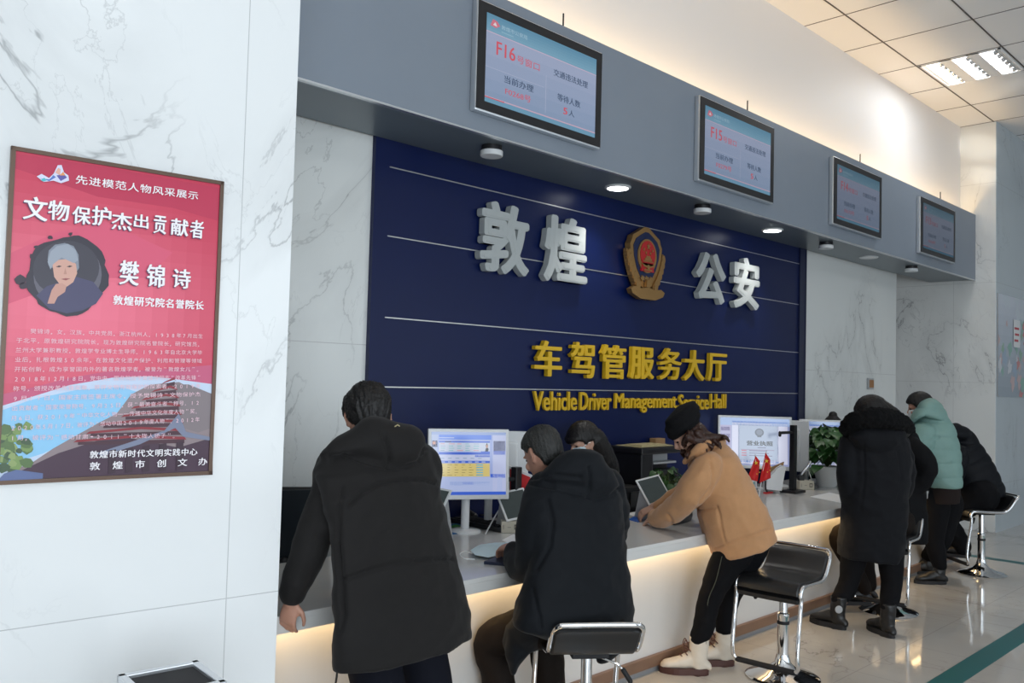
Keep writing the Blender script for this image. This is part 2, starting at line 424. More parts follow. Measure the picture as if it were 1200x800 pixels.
# ================================================================== THE SETTING
def struct(name, mb_or_obj, mt=None, parent=None):
    o = mb_or_obj.build(name, mt, parent) if isinstance(mb_or_obj, MB) else mb_or_obj
    if parent is None: o['kind'] = 'structure'
    return o
YB, YU, YF = 4.00, 3.65, 3.475            # back wall, wall above the fascia, fascia
ZF0, ZF1, HT = 3.0, 3.79, 4.897           # fascia bottom, top, ceiling
XP, YP = 11.33, 3.25                      # far pier
struct('floor', MB().box((-7, -6, -.1), (17, 4.6, 0)), M['floor'])
struct('ceiling', MB().box((-7, -6, HT), (17, 4.6, HT+.1)), M['ceil'])
g = MB()
for k in range(-12, 12): g.box((7.245+.815*k-.004, -6, HT-.003), (7.245+.815*k+.004, YU, HT+.001))
for y in [3.277-.776*k for k in range(12)]: g.box((-7, y-.006, HT-.004), (17, y+.006, HT+.001))
struct('trim_1', g, M['groove'])
struct('wall_back', MB().box((1.59, YB+.031, 0), (10.35, YB+.2, HT)), M['marble'])
struct('wall_back_room', MB().box((10.2, 4.9, 0), (11.5, 5.0, HT)).box((10.25, YB+.2, 0), (10.35, 4.9, HT)), M['upper'])
struct('wall_upper', MB().box((1.59, YU, ZF0+.1), (XP, YB+.03, HT)), M['upper'])
struct('wall_west', MB().box((-7.2, -6, 0), (-7, 4.6, HT)), M['wall'])
struct('wall_east', MB().box((17, -6, 0), (17.2, 4.6, HT)), M['wall'])
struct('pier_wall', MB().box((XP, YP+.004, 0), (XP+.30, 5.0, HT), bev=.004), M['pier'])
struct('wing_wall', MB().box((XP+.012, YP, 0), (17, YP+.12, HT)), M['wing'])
# glazed front behind the camera
g = MB()
g.box((-7, -6.2, 0), (17, -6, .12)).box((-7, -6.2, 3.8), (17, -6, HT))
for x in (-7, -5.0, 1.2, 7.2, 13.2, 16.7): g.box((x, -6.2, .12), (x+.35, -6, 3.8))
struct('wall_front', g, M['wall'])
g = MB()
for x0 in (-4.65, 1.55, 7.55):
    for k in range(4): g.box((x0+k*1.865, -6.14, .12), (x0+k*1.865+.06, -6.06, 3.8))
    g.box((x0, -6.13, 2.3), (x0+5.6, -6.07, 2.36))
struct('window_1', g, M['window_frame'])

# near pillar with the poster: its face is turned about five degrees off the counter line
TA = math.radians(-5.1)
tv = V((math.cos(TA), math.sin(TA), 0)); nv = V((math.sin(TA), -math.cos(TA), 0))
pe = on_y(337, 400, 2.70)
E0 = V((pe.x, pe.y, 0))
def pil(xp, yp, e=0.0):
    v = ray(xp, yp); t = (E0-CO).dot(nv)/v.dot(nv); return CO+v*t+nv*e
w_ = 3.2
a_, b_ = E0, E0-tv*w_
g = MB(); g.prism([(a_.x, a_.y), (b_.x, b_.y), (b_.x, YB+.2), (a_.x, YB+.2)], 0, HT)
struct('wall_left', g, M['pillar'])
# edge strip of the pillar cladding (its own narrow slab next to the wide ones)
# blue feature panel with its inlaid metal strips
xl, xr = on_y(435.5, 320, YB).x, on_y(942.5, 400, YB).x
zt = ZF0+.02
bp_ = thing('feature_panel', 'large deep blue feature panel with thin metal strips behind the service counter', 'wall panel')
MB().box((xl, YB, .0), (xr, YB+.03, zt)).build('panel_board', M['blue'], bp_)
MB().box((xr-.13, YB-.015, 0), (xr, YB, zt)).box((xr-.02, YB-.018, 0), (xr, YB-.0148, zt)).build('edge_trim', M['blue_edge'], bp_)
for (x0, y0) in ((560, 220), (560, 294), (560, 381), (560, 455)):
    z = on_y(x0, y0, YB).z
    MB().box((xl+.10, YB-.004, z-.0032), (xr-.13, YB+.001, z+.0032)).build('metal_strip', M['strip'], bp_)
seat_root(bp_, ((xl+xr)/2, YB, 0))

# fascia box over the counter
fx = thing('fascia_box', 'long grey fascia box hanging over the counter under a warm cove light', 'fascia')
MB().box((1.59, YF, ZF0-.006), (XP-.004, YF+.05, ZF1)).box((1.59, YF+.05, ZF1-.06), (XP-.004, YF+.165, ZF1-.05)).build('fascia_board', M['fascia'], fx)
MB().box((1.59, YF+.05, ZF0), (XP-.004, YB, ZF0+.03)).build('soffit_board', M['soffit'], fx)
MB().box((1.59, YF-.004, ZF0-.012), (XP-.004, YF+.02, ZF0-.002)).build('edge_bead', M['silver'], fx)
MB().box((1.6, YF+.085, ZF1-.05), (XP-.1, YF+.11, ZF1-.035)).build('light_strip', M['glow'], fx)
seat_root(fx, (6, YF, ZF0))

# downlights: can-shaped ones and flush lit ones, alternating along the soffit
cans = [(576, 181, 'nearest the poster'), (823, 248, 'under the second screen'), (968, 290, 'under the third screen'), (1068, 317, 'farthest along the soffit')]
for x, y, wh in cans:
    p = on_z(x, y, ZF0-.05)
    t = thing('can_light', 'white can light with a dark collar under the grey soffit, ' + wh, 'ceiling light', 'can lights under the soffit')
    MB().lathe([(.062, 0), (.066, .004), (.066, .03), (.060, .034)], Matrix.Translation((p.x, p.y, ZF0-.062))).build('diffuser', M['white_plastic'], t)
    MB().lathe([(.056, 0), (.060, .004), (.060, .028)], Matrix.Translation((p.x, p.y, ZF0-.028))).build('collar', M['black_plastic'], t)
    seat_root(t, (p.x, p.y, ZF0))
flush = [(724, 219, 'brightest, above the badge'), (905, 269, 'second along, right of the badge'), (1018, 301, 'third along, dim at the far end')]
for i, (x, y, wh) in enumerate(flush):
    p = on_z(x, y, ZF0)
    t = thing('recessed_light', 'flush round lit downlight in the grey soffit, ' + wh, 'ceiling light', 'recessed downlights in the soffit')
    MB().lathe([(.085, -.012), (.092, -.008), (.092, .0), (.075, .002), (.075, -.010)], Matrix.Translation((p.x, p.y, ZF0))).build('ring', M['white_plastic'], t)
    MB().lathe([(.072, -.014), (.074, -.010), (.074, -.002)], Matrix.Translation((p.x, p.y, ZF0))).build('lens', M['lamp'] if i < 2 else M['white_plastic'], t)
    seat_root(t, (p.x, p.y, ZF0))
    if i < 2: spot('downlight_beam', (p.x, p.y, ZF0-.03), (p.x, p.y, 0), 26, (1, .97, .92), 110, .8, .05)

# grille lamp in the tiled ceiling: three tubes in sawtooth reflectors
def grille_lamp(xi, yi, label):
    x0 = 7.245+.815*xi+.02; x1 = x0+.775; y1 = 3.277-.776*yi-.02; y0 = y1-.736
    t = thing('grille_lamp', label, 'ceiling light', 'three-tube grille lamps in the ceiling')
    g = MB().box((x0, y0, HT-.012), (x1, y0+.02, HT-.001)).box((x0, y1-.02, HT-.012), (x1, y1, HT-.001)).box((x0, y0, HT-.012), (x0+.02, y1, HT-.001)).box((x1-.02, y0, HT-.012), (x1, y1, HT-.001))
    wy = (y1-y0)/3
    for k in range(2): c = y0+wy*(k+1); g.box((x0, c-.055, HT-.010), (x1, c+.055, HT-.001))
    g.build('frame', M['ceil'], t)
    for k in range(3):
        c = y0+wy*(k+.5)
        MB().box((x0+.03, c-.066, HT-.006), (x1-.03, c+.066, HT-.002)).build('tube_light', M['lamp'], t)
        g = MB()
        xs = [x0+.09+(x1-x0-.18)*j/5 for j in range(6)]
        ol = [(x0+.03, HT-.0015), (x0+.03, HT-.005)]
        for xx in xs: ol += [(xx-.05, HT-.005), (xx, HT-.032), (xx+.05, HT-.005)]
        ol += [(x1-.03, HT-.005), (x1-.03, HT-.0015)]
        g.prism(ol, c-.068, c-.046, Matrix(((1, 0, 0, 0), (0, 0, 1, 0), (0, 1, 0, 0), (0, 0, 0, 1))))
        g.build('grille', M['lamp_white'], t)
    area('grille_lamp_light', ((x0+x1)/2, (y0+y1)/2, HT-.04), ((x0+x1)/2, (y0+y1)/2, 0), .7, .7, 7, (.95, .98, 1))
    seat_root(t, ((x0+x1)/2, (y0+y1)/2, HT))
# cell of the lamp in view, and the next ones along that row and the row nearer the windows
ca_, cb_ = on_z(1090, 90, HT), on_z(1180, 68, HT)
xi = math.floor((on_z(1136, 79, HT).x-7.245)/.815)
grille_lamp(xi, 0, 'three-tube grille lamp set in the tiled ceiling above the far counter end')

# ------------------------------------------------------------------ wall characters and badge
XZ = Matrix(((1, 0, 0, 0), (0, 0, -1, 0), (0, 1, 0, 0), (0, 0, 0, 1)))     # x right, y up, z toward the room
def wall_char(name, ch, x0, x1, y0, y1, th, mt, label, cat, group, bold):
    cx, cy = (x0+x1)/2, (y0+y1)/2; Yf = YB-th-.012
    X0, X1 = on_y(x0, cy, Yf).x, on_y(x1, cy, Yf).x; Z1, Z0 = on_y(cx, y0, Yf).z, on_y(cx, y1, Yf).z
    vs, fs, gw, gh = glyphs(ch, 0, .5)
    zs = [v.z for v in vs]; za, zb = min(zs), max(zs); bx, by = bold, bold*.62
    Mt = Matrix.Translation((X0, YB-.012, Z0)) @ XZ @ Matrix.Diagonal(((X1-X0)/(gw+2*bx), (Z1-Z0)/(gh+2*by), th/(zb-za), 1)) @ Matrix.Translation((bx, by, -za))
    g = MB()
    for k in range(10 if bold else 1):
        dx, dy = bx*math.cos(k*PI/5), by*math.sin(k*PI/5)
        g.add([Mt @ V((v.x+dx, v.y+dy, za+(v.z-za)*(1-.008*k))) for v in vs], fs)
    return X0, X1, Z0, Z1, g
SC = 'silver characters on the blue panel'
for ch, b, lab in (('敦', (563, 621, 238, 321), 'big silver raised character, first of the four, far left of the badge'),
                   ('煌', (638, 689, 254, 332), 'big silver raised character standing just left of the gold badge'),
                   ('公', (816, 851, 296, 355), 'big silver raised character just right of the gold badge'),
                   ('安', (860, 890.5, 302, 362), 'big silver raised character, last of the four, at the panel right')):
    r = wall_char('', ch, *b, .05, None, '', '', '', .040)
    o = r[4].build('wall_character', M['silver_letter']); tag(o, lab, 'wall lettering', SC)
GC = 'gold characters under the badge'
gl = [('车', (626.8, 659, 399, 441), 'first'), ('驾', (669, 697.5, 401, 443), 'second'), ('管', (705, 734, 404, 444), 'third'), ('服', (739, 767, 406.5, 444), 'middle, fourth'), ('务', (773, 799, 408, 445), 'fifth'), ('大', (802, 826, 410, 446), 'sixth'), ('厅', (830, 852, 414, 446.5), 'last')]
for ch, b, n in gl:
    r = wall_char('', ch, *b, .034, None, '', '', '', .026)
    o = r[4].build('gold_character', M['gold_letter']); tag(o, 'small yellow gold raised character on blue, %s of the row of seven' % n, 'wall lettering', GC)
es = thing('english_lettering', 'yellow raised English words in one line under the gold characters', 'wall lettering')
words_ = [('Vehicle', 625.5, 676.5, 458.5, 481), ('Driver', 680, 717, 459.5, 480.5), ('Management', 721, 793.5, 461, 483.5), ('Service', 796, 831, 462, 480), ('Hall', 833, 851.5, 461.5, 478.5)]
for wd, x0, x1, y0, y1 in words_:
    r = wall_char('', wd, x0, x1, y0, y1, .018, None, '', '', '', .022)
    r[4].build('word', M['gold_letter'], es)
seat_root(es, on_y(738, 470, YB))

# police-style badge: shield, wreath, star disc
bd = thing('wall_badge', 'gilded shield badge with red oval centre between the silver characters', 'emblem')
bx0, bx1 = on_y(731.5, 310, YB-.06).x, on_y(781, 310, YB-.06).x; bz1, bz0 = on_y(756, 266, YB-.06).z, on_y(756, 351, YB-.06).z
bw, bh = bx1-bx0, bz1-bz0
BM = Matrix.Translation(((bx0+bx1)/2, YB-.012, bz0)) @ XZ @ Matrix.Diagonal((bw/2, bh, 1, 1))   # x -1..1, y 0..1, z metres
def mirror(pts): return pts+[(-x, y) for x, y in reversed(pts) if abs(x) > 1e-6]
sh = mirror([(0, .12), (.30, .20), (.55, .36), (.70, .55), (.76, .74), (.68, .80), (.64, .86), (.40, .92), (.10, 1.0), (0, 1.0)])
MB().prism(sh, 0, .05, BM).build('shield_rim', M['gold'], bd)
sh2 = mirror([(0, .22), (.25, .29), (.45, .42), (.58, .58), (.62, .72), (.56, .77), (.50, .82), (.32, .87), (.08, .93), (0, .93)])
MB().prism(sh2, .05, .054, BM).build('shield_field', M['navy_enamel'], bd)
g = MB()
for sgn in (-1, 1):
    for i in range(12):
        for q in (0, 1):
            t = i/11; y = .12+.46*t; x = sgn*(.22+.60*math.sin(.25+t*1.15)); a = (1.15-.05*t if q else 1.55+.1*t); L = (.20-.07*t)*1.15; wd = .055-.012*t
            ux, uy = math.cos(a)*sgn, math.sin(a)
            pts = [(0, 0), (.3, 1), (.6, .8), (1, 0), (.6, -.8), (.3, -1)]
            lf = [(x+ux*L*p_*1.5-uy*wd*s_*sgn*1.6, y+(uy*L*p_+abs(ux)*wd*s_)*.62) for p_, s_ in pts]
            g.prism(lf if sgn > 0 else lf[::-1], .02, .060+.006*((i+q) % 2)-.012*t, BM)
g.prism(mirror([(0, 0), (.35, .0), (.72, .06), (.80, .12), (.62, .16), (.3, .14), (0, .17)]), .03, .075, BM)
g.build('wreath', M['gold'], bd)
g = MB()
for sgn in (-1, 0, 1): g.prism([(sgn*.20+.12*math.cos(k*PI/5)*(1 if k % 2 else .6), .285+.045*math.sin(k*PI/5)*(1 if k % 2 else .6)) for k in range(10)], .054, .062, BM)
g.prism([(-.09, .17), (.09, .17), (.07, .27), (-.07, .27)], .054, .078, BM)
g.build('pine_sprig', M['gold'], bd)
cm = .60
g = MB(); g.prism([(.44*math.cos(k*PI/16), cm+.235*math.sin(k*PI/16)) for k in range(32)], .054, .062, BM)
g.build('oval_rim', M['gold'], bd)
g = MB(); g.prism([(.35*math.cos(k*PI/16), cm+.02+.19*math.sin(k*PI/16)) for k in range(32)], .062, .066, BM).prism([(-.30, .385), (.30, .385), (.26, .50), (-.26, .50)], .054, .066, BM)
g.build('oval_field', M['red_enamel'], bd)
g = MB()
def starpts(cx, cy, r): return [(cx+(r if i % 2 == 0 else r*.4)*math.cos(PI/2+i*PI/5), cy+.5*(r if i % 2 == 0 else r*.4)*math.sin(PI/2+i*PI/5)*1.1) for i in range(10)]
g.prism(starpts(0, .73, .10), .066, .071, BM)
for x, y in ((-.21, .68), (-.10, .64), (.10, .64), (.21, .68)): g.prism(starpts(x, y, .055), .066, .070, BM)
g.prism([(-.16, .535), (.16, .535), (.16, .565), (.11, .57), (.09, .60), (-.09, .60), (-.11, .57), (-.16, .565)], .066, .071, BM)
g.prism([(-.24, .515), (.24, .515), (.24, .530), (-.24, .530)], .066, .071, BM)
g.prism([(-.30, .49), (-.20, .45), (0, .425), (.20, .45), (.30, .49), (.20, .475), (0, .455), (-.2, .475)], .066, .072, BM)
g.prism([(.07*math.cos(k*PI/6), .445+.035*math.sin(k*PI/6)) for k in range(12)], .066, .074, BM)
g.prism([(-.2, .395), (.2, .395), (.16, .415), (-.16, .415)], .066, .072, BM)
g.build('gate_relief', M['gold'], bd)
seat_root(bd, ((bx0+bx1)/2, YB, bz0))

# ------------------------------------------------------------------ queue screens on the fascia
def screen_print(a, num, call, k):
    top, mid, bg, pk = lin(92, 148, 178), lin(150, 168, 200), lin(172, 182, 210), lin(226, 84, 100)
    dk = lin(62, 84, 116)
    a.grad(0, 0, 1, .80, lin(140, 162, 194), lin(168, 180, 210), 6); a.grad(0, .80, 1, 1, lin(128, 176, 202), top, 6); a.rect(0, 0, 1, .05, lin(110, 168, 194))
    a.up(); a.rect(0, .055, 1, .068, lin(214, 180, 200)); a.rect(0, .79, 1, .80, lin(215, 190, 214)); a.rect(0, .395, .5, .40, lin(190, 196, 222)); a.rect(.515, .10, .518, .55, lin(196, 200, 226))
    a.rect(0, .05, .16, .062, lin(215, 70, 80))
    a.poly([(.03, .87), (.075, .86), (.11, .90), (.085, .94), (.05, .95)], lin(222, 120, 140)); a.up(); a.poly([(.05, .885), (.085, .88), (.07, .925)], lin(240, 230, 236))
    a.text('敦煌市公安局', .12, .875, .22, .05, lin(176, 208, 226)); a.rect(.12, .838, .22, .85, lin(150, 192, 214))
    a.text(num, .085, .565, .155, .155, pk, .02); a.text('号窗口', .255, .565, .20, .09, pk)
    a.text('交通违法处理', .585, .585, .33, .085, dk, .03)
    a.text('当前办理', .155, .285, .25, .085, dk, .03); a.text(call, .165, .155, .22, .075, pk)
    a.text('等待人数', .625, .305, .22, .085, dk, .03); a.text('5', .685, .165, .035, .08, pk, .06); a.text('人', .735, .165, .055, .075, dk, .03)
TVS = [((562, 0), (706, 60), (703.5, 172), (554.5, 131), 'F16', 'F0268号', 'largest and nearest queue screen, lit, next to the poster pillar'),
       ((821, 112), (907.5, 149), (906, 237.5), (818, 213), 'F15', 'F0279号', 'second queue screen along the fascia, lit with red and blue writing'),
       ((978, 183), (1033.5, 207.5), (1032.5, 279), (975.5, 264), 'F14', 'F0173号', 'third queue screen along the fascia, dim, over the right wall end'),
       ((1080, 230), (1119.5, 247), (1119, 307.5), (1077.5, 297), 'F13', 'F0168号', 'smallest and farthest queue screen, dark, at the fascia end')]
SCR = []
for tl, tr, br, bl, num, call, lab in TVS:
    Yt = YF-.045
    x0 = (on_y(*tl, Yt).x+on_y(*bl, Yt).x)/2; x1 = (on_y(*tr, Yt).x+on_y(*br, Yt).x)/2
    z1 = (on_y(*tl, Yt).z+on_y(*tr, Yt).z)/2; z0 = (on_y(*bl, Yt).z+on_y(*br, Yt).z)/2
    SCR.append((x0, x1, z0, z1))
wS = sum(s[1]-s[0] for s in SCR)/4; hS = sum(s[3]-s[2] for s in SCR)/4
for (x0, x1, z0, z1), (tl, tr, br, bl, num, call, lab), k in zip(SCR, TVS, range(4)):
    t = thing('queue_screen', lab, 'screen', 'queue screens on the fascia')
    Yt = YF-.045
    g = MB().box((x0, Yt, z0), (x1, YF, z1), bev=.01); g.build('casing', M['silver'], t)
    MB().box((x0+.006, Yt-.003, z0+.012), (x1-.004, Yt+.01, z1-.008)).build('bezel', M['black_plastic'], t)
    a = Art(Matrix.Translation((x0+.065, Yt-.0035, z0+.06)) @ XZ @ Matrix.Diagonal((x1-x0-.125, z1-z0-.12, 1, 1)), .0003)
    screen_print(a, num, call, k); a.build('display', M[('lcd_tv', 'lcd_dim', 'lcd_dark', 'lcd_off')[k]], t)
    xm = x0*.12+x1*.88 if k == 0 else x0*.22+x1*.78
    xm = on_y((660, 876, 1008, 1102)[k], (28, 120, 186, 231)[k], YF+.02).x
    MB().tube([(xm, YF+.02, ZF1-.05), (xm, YF+.02, ZF1+.085)], .005, 8).build('mounting_rod', M['matte_black'], t)
    seat_root(t, ((x0+x1)/2, YF, z0))

# ------------------------------------------------------------------ counter
YC0, YC1, ZC = 2.775, 3.55, .79
ct = thing('service_counter', 'long white stone service counter with a glowing warm strip under its top', 'counter')
cx0, cx1 = 1.59, 9.25
MB().box((cx0, YC0, ZC-.022), (cx1, YC1, ZC), bev=.003).box((cx0, YC0+.004, ZC-.065), (cx1, YC0+.03, ZC-.02)).box((cx0, YC0+.03, ZC-.065), (cx1, YC1, ZC-.022)).build('worktop', M['counter_top'], ct)
g = MB().box((cx0, 2.99, .09), (cx1, 3.03, ZC-.065))
g.box((cx1-.04, 3.03, .0), (cx1, YC1-.05, ZC-.065)).build('front_panel', M['counter_front'], ct)
MB().box((cx0, 2.965, .032), (cx1-.005, 2.995, .095), bev=.004).build('kick_board', M['kick'], ct)
MB().box((cx0, 2.985, 0), (cx1-.005, 3.02, .033)).build('plinth', M['kick_grey'], ct)
MB().box((cx0, 2.905, ZC-.073), (cx1, 2.935, ZC-.066)).build('light_strip', M['glow'], ct)
seat_root(ct, ((cx0+cx1)/2, 3.0, 0))
def rear_desk(x0, x1, label):
    t = thing('rear_desk', label, 'desk', 'desks joined behind the counter')
    MB().box((x0, YC1, ZC-.03), (x1, 3.93, ZC-.002)).build('desk_top', M['counter_top'], t)
    for x in (x0+.03, x1-.06): MB().box((x, YC1+.05, 0), (x+.03, 3.9, ZC-.03)).build('side_panel', M['white_plastic'], t)
    seat_root(t, ((x0+x1)/2, 3.74, 0))
rear_desk(3.0, 4.05, 'white desk behind the counter under the bright spreadsheet monitor')
rear_desk(6.0, 7.8, 'white desk behind the far counter under the document monitors')

# teal lines on the floor
g = MB(); g.box((3.2, 1.71, .0), (9.52, 1.85, .0012)).build('floor_tape', M['teal'])
o = C.objects['floor_tape']; tag(o, 'wide teal tape line with faint print crossing the floor toward the far right', 'floor tape')
o2 = MB().box((9.50, -3.0, .0), (9.62, 3.25, .0012)).build('floor_tape', M['teal']); tag(o2, 'thin far teal tape line running across the floor behind the last stool', 'floor tape')

# plaque on the back wall, notice and mural by the far corner
o = thing('wall_plaque', 'small square grey plaque with orange centre on the marble above the fur hood', 'plaque')
p = on_y(1019, 449.5, YB+.03)
MB().box((p.x-.075, YB+.01, p.z-.062), (p.x+.075, YB+.03, p.z+.062), bev=.003).build('frame', M['grey_plastic'], o)
MB().box((p.x-.05, YB+.006, p.z-.042), (p.x+.058, YB+.012, p.z+.042)).build('plate', M['plaque'], o)
seat_root(o, p)
mu = thing('mural_panel', 'glossy panel of pale red and green painting at the far right edge', 'mural')
mx0 = XP+.03; mz1 = on_y(1185, 348, YP).z; mz0 = on_y(1185, 465, YP).z
MB().box((mx0, YP-.015, mz0), (mx0+1.6, YP, mz1)).build('board', M['grey_plastic'], mu)
a = Art(Matrix.Translation((mx0, YP-.0155, mz0)) @ XZ @ Matrix.Diagonal((1.6, mz1-mz0, 1, 1)), .0005)
a.grad(0, 0, 1, 1, (.32, .38, .44), (.62, .66, .74), 10); a.up()
r_ = random.Random(5)
for i in range(70):
    x, y = r_.random(), r_.random(); c = r_.choice([(.62, .22, .22), (.30, .48, .36), (.62, .45, .45), (.36, .46, .58), (.66, .68, .72), (.28, .5, .42)])
    if y > .8: c = (.6, .66, .72)
    a.k = 2+i*.05; rr = .03+.05*r_.random()
    a.poly([(min(1, max(0, x+rr*(1+.4*math.sin(5*q+i))*math.cos(q)*.7)), min(1, max(0, y+rr*(1+.4*math.cos(3*q+i))*math.sin(q)))) for q in [2*PI*k/14 for k in range(14)]], c)
a.build('painting', M['poster'], mu)
seat_root(mu, (mx0+.8, YP, mz0))
p = on_y(1191, 391, YP-.02)
nt_ = thing('paper_notice', 'white paper notice with red lines of print on the far right mural', 'notice')
MB().box((p.x-.13, YP-.026, p.z-.17), (p.x+.13, YP-.024, p.z+.17)).build('sheet', M['paper'], nt_)
for k in range(3): MB().box((p.x-.10+.02*(k % 2), YP-.0268, p.z+.05-.075*k), (p.x+.09-.03*(k == 2), YP-.0259, p.z+.078-.075*k)).build('print_line', mat('red_print', (.55, .10, .12), .6), nt_)
seat_root(nt_, (p.x, YP, p.z-.17))
# ------------------------------------------------------------------ framed poster on the pillar
po = thing('framed_poster', 'red framed poster with white writing and a round portrait on the marble pillar', 'poster')
c4 = [pil(4.7, 169), pil(260.5, 214.3), pil(247.2, 556.3), pil(-.4, 566.5)]
def uvp(p): return (p-E0).dot(tv), p.z
u0_, u1_ = (uvp(c4[0])[0]+uvp(c4[3])[0])/2, (uvp(c4[1])[0]+uvp(c4[2])[0])/2
z1_, z0_ = (c4[0].z+c4[1].z)/2, (c4[2].z+c4[3].z)/2
PM = Matrix((tv, V((0, 0, 1)), nv)).transposed().to_4x4(); PM.translation = E0
def pbox(g, a, b, c, d, e, f): g.box((a, b, c), (d, e, f), PM)
fw = .012
g = MB(); pbox(g, u0_, z0_, 0, u1_, z1_, .008); g.build('backing', M['bronze'], po)
g = MB(); pbox(g, u0_, z0_, .004, u0_+fw, z1_, .014); pbox(g, u1_-fw, z0_, .004, u1_, z1_, .014); pbox(g, u0_, z0_, .004, u1_, z0_+fw, .014); pbox(g, u0_, z1_-fw, .004, u1_, z1_, .014)
g.build('frame', M['bronze'], po)
H_ = (np.array([[4.7, 169], [260.5, 214.3], [247.2, 556.3], [-.4, 566.5]]), np.array([[u0_, z1_], [u1_, z1_], [u1_, z0_], [u0_, z0_]]))
def homog(src, dst):
    A = []
    for (x, y), (u, v) in zip(src, dst):
        A.append([x, y, 1, 0, 0, 0, -u*x, -u*y, -u]); A.append([0, 0, 0, x, y, 1, -v*x, -v*y, -v])
    return np.linalg.svd(np.array(A))[2][-1].reshape(3, 3)
HM = homog(*H_)
def pq(x, y): q = HM @ np.array([x, y, 1.0]); return q[0]/q[2], q[1]/q[2]
a = Art(PM @ Matrix.Translation((0, 0, .008)), .00012)
iu0, iu1, iz0, iz1 = u0_+fw, u1_-fw, z0_+fw, z1_-fw
dz = iz1-iz0
# red ground, printed with a paler middle
for i in range(24):
    t = i/24; t2 = (i+1)/24
    for j in range(12):
        s = (j+.5)/12; mid = math.exp(-((t-.52)/.28)**2)*math.exp(-((s-.30)/.62)**2)
        c = [aa+(bb-aa)*mid for aa, bb in zip(lin(194, 42, 74), lin(236, 112, 136))]
        if t < .25: c = [q*(1-.35*(.25-t)/.25) for q in c]
        a.rect(iu0+(iu1-iu0)*j/12, iz0+dz*t, iu0+(iu1-iu0)*(j+1)/12, iz0+dz*t2, tuple(c))
a.up()
a.poly([pq(*q) for q in ((8, 178), (120, 196), (256, 222), (254, 262), (200, 246), (110, 232), (60, 214), (8, 196))], lin(186, 44, 78)); a.up()
a.poly([pq(*q) for q in ((8, 300), (60, 276), (120, 262), (200, 300), (170, 330), (90, 330), (8, 360))], lin(214, 82, 112)); a.up()
def pp(pts, c): a.poly([pq(*q) for q in pts], c)
def zz(x, y): return (x/3.636, 350+y/3.636)      # from the enlarged view of the lower half
def z1(x, y): return (x/3.811, 150+y/3.811)      # ... of the upper half
# sky, haze, cliff, tiers, tree
pp([zz(*q) for q in ((0, 420), (120, 395), (300, 350), (470, 322), (640, 320), (898, 300), (903, 750), (0, 783))], lin(196, 84, 120)); a.up()
pp([zz(*q) for q in ((0, 470), (120, 435), (300, 380), (480, 350), (640, 345), (760, 360), (903, 380), (903, 750), (0, 783))], lin(196, 210, 232)); a.up()
pp([zz(*q) for q in ((0, 490), (140, 440), (330, 400), (520, 390), (620, 420), (420, 560), (200, 660), (0, 720))], lin(140, 196, 232)); a.up()
pp([zz(*q) for q in ((0, 780), (60, 730), (150, 700), (240, 640), (330, 590), (420, 540), (500, 500), (560, 420), (640, 380), (760, 370), (820, 400), (902, 420), (903, 750))], lin(140, 124, 128)); a.up()
pp([zz(*q) for q in ((740, 380), (800, 380), (898, 420), (901, 560), (840, 580), (780, 560), (750, 480))], lin(128, 116, 120)); a.up()
pp([zz(*q) for q in ((0, 784), (130, 720), (260, 660), (420, 610), (560, 600), (760, 640), (903, 600), (903, 752))], lin(66, 40, 60)); a.up()
for i in range(8):
    t = i/8; y = 350+i*34; l = 700-42*i-10*(i > 4)*i; r = 742+6*i
    pp([zz(l, y+18), zz((l+r)/2+20, y), zz(r, y+8), zz(r+8, y+20), zz((l+r)/2+20, y+10), zz(l-14, y+28)], lin(138, 36, 48)); a.up()
    pp([zz(l+6, y+26), zz(r, y+18), zz(r, y+34), zz(l+6, y+38)], lin(70, 34, 48)); a.up()
pp([zz(*q) for q in ((420, 660), (560, 616), (700, 570), (760, 500), (790, 575), (900, 600), (902, 614), (780, 596), (745, 560), (600, 625), (440, 672))], lin(120, 126, 150)); a.up()
for k in range(5): pp([zz(470+k*70, 650-k*8), zz(500+k*70, 645-k*8), zz(500+k*70, 740-k*3), zz(470+k*70, 745-k*3)], lin(52, 26, 44))
a.up()
rr_ = random.Random(11)
for k in range(46):
    x, y = 10+150*rr_.random()**1.2, 545+170*rr_.random(); s = 14+16*rr_.random()
    if x > 175-(y-540)*.2: continue
    a.k += .02; pp([zz(x+s*math.cos(q*PI/3.5)*(.7+.5*rr_.random()), y+s*.8*math.sin(q*PI/3.5)*(.7+.5*rr_.random())) for q in range(7)], rr_.choice([lin(86, 112, 66), lin(120, 146, 84), lin(64, 86, 60), lin(140, 158, 100)]))
a.up()
pp([zz(*q) for q in ((0, 784), (40, 740), (90, 725), (200, 740), (200, 778))], lin(92, 106, 150)); a.up()
# ink ring and portrait
ic = z1(292, 672); ring = []
for k in range(48):
    q = 2*PI*k/48; rx = 46.5*(1+.05*math.sin(7*q)+.05*rr_.random()); ry = 46*(1+.05*math.sin(5*q+1)+.05*rr_.random()); ring.append((ic[0]+rx*math.cos(q), ic[1]+ry*math.sin(q)))
pp(ring, lin(44, 38, 52)); a.up()
for x, y, s in ((80, 690, 22), (95, 720, 16), (150, 545, 10), (130, 585, 12), (210, 500, 9), (300, 485, 8)):
    pp([z1(x+s*1.2*math.cos(k*PI/4)*(.7+.6*rr_.random()), y+s*math.sin(k*PI/4)*(.7+.6*rr_.random())) for k in range(8)], lin(50, 34, 50))
a.up()
pp([(ic[0]+40*math.cos(k*PI/14), ic[1]+39*math.sin(k*PI/14)) for k in range(28)], lin(96, 92, 104)); a.up()
pp([(ic[0]+39*math.cos(k*PI/14)-2, ic[1]+33*math.sin(k*PI/14)-8) for k in range(28)], lin(58, 54, 66)); a.up()
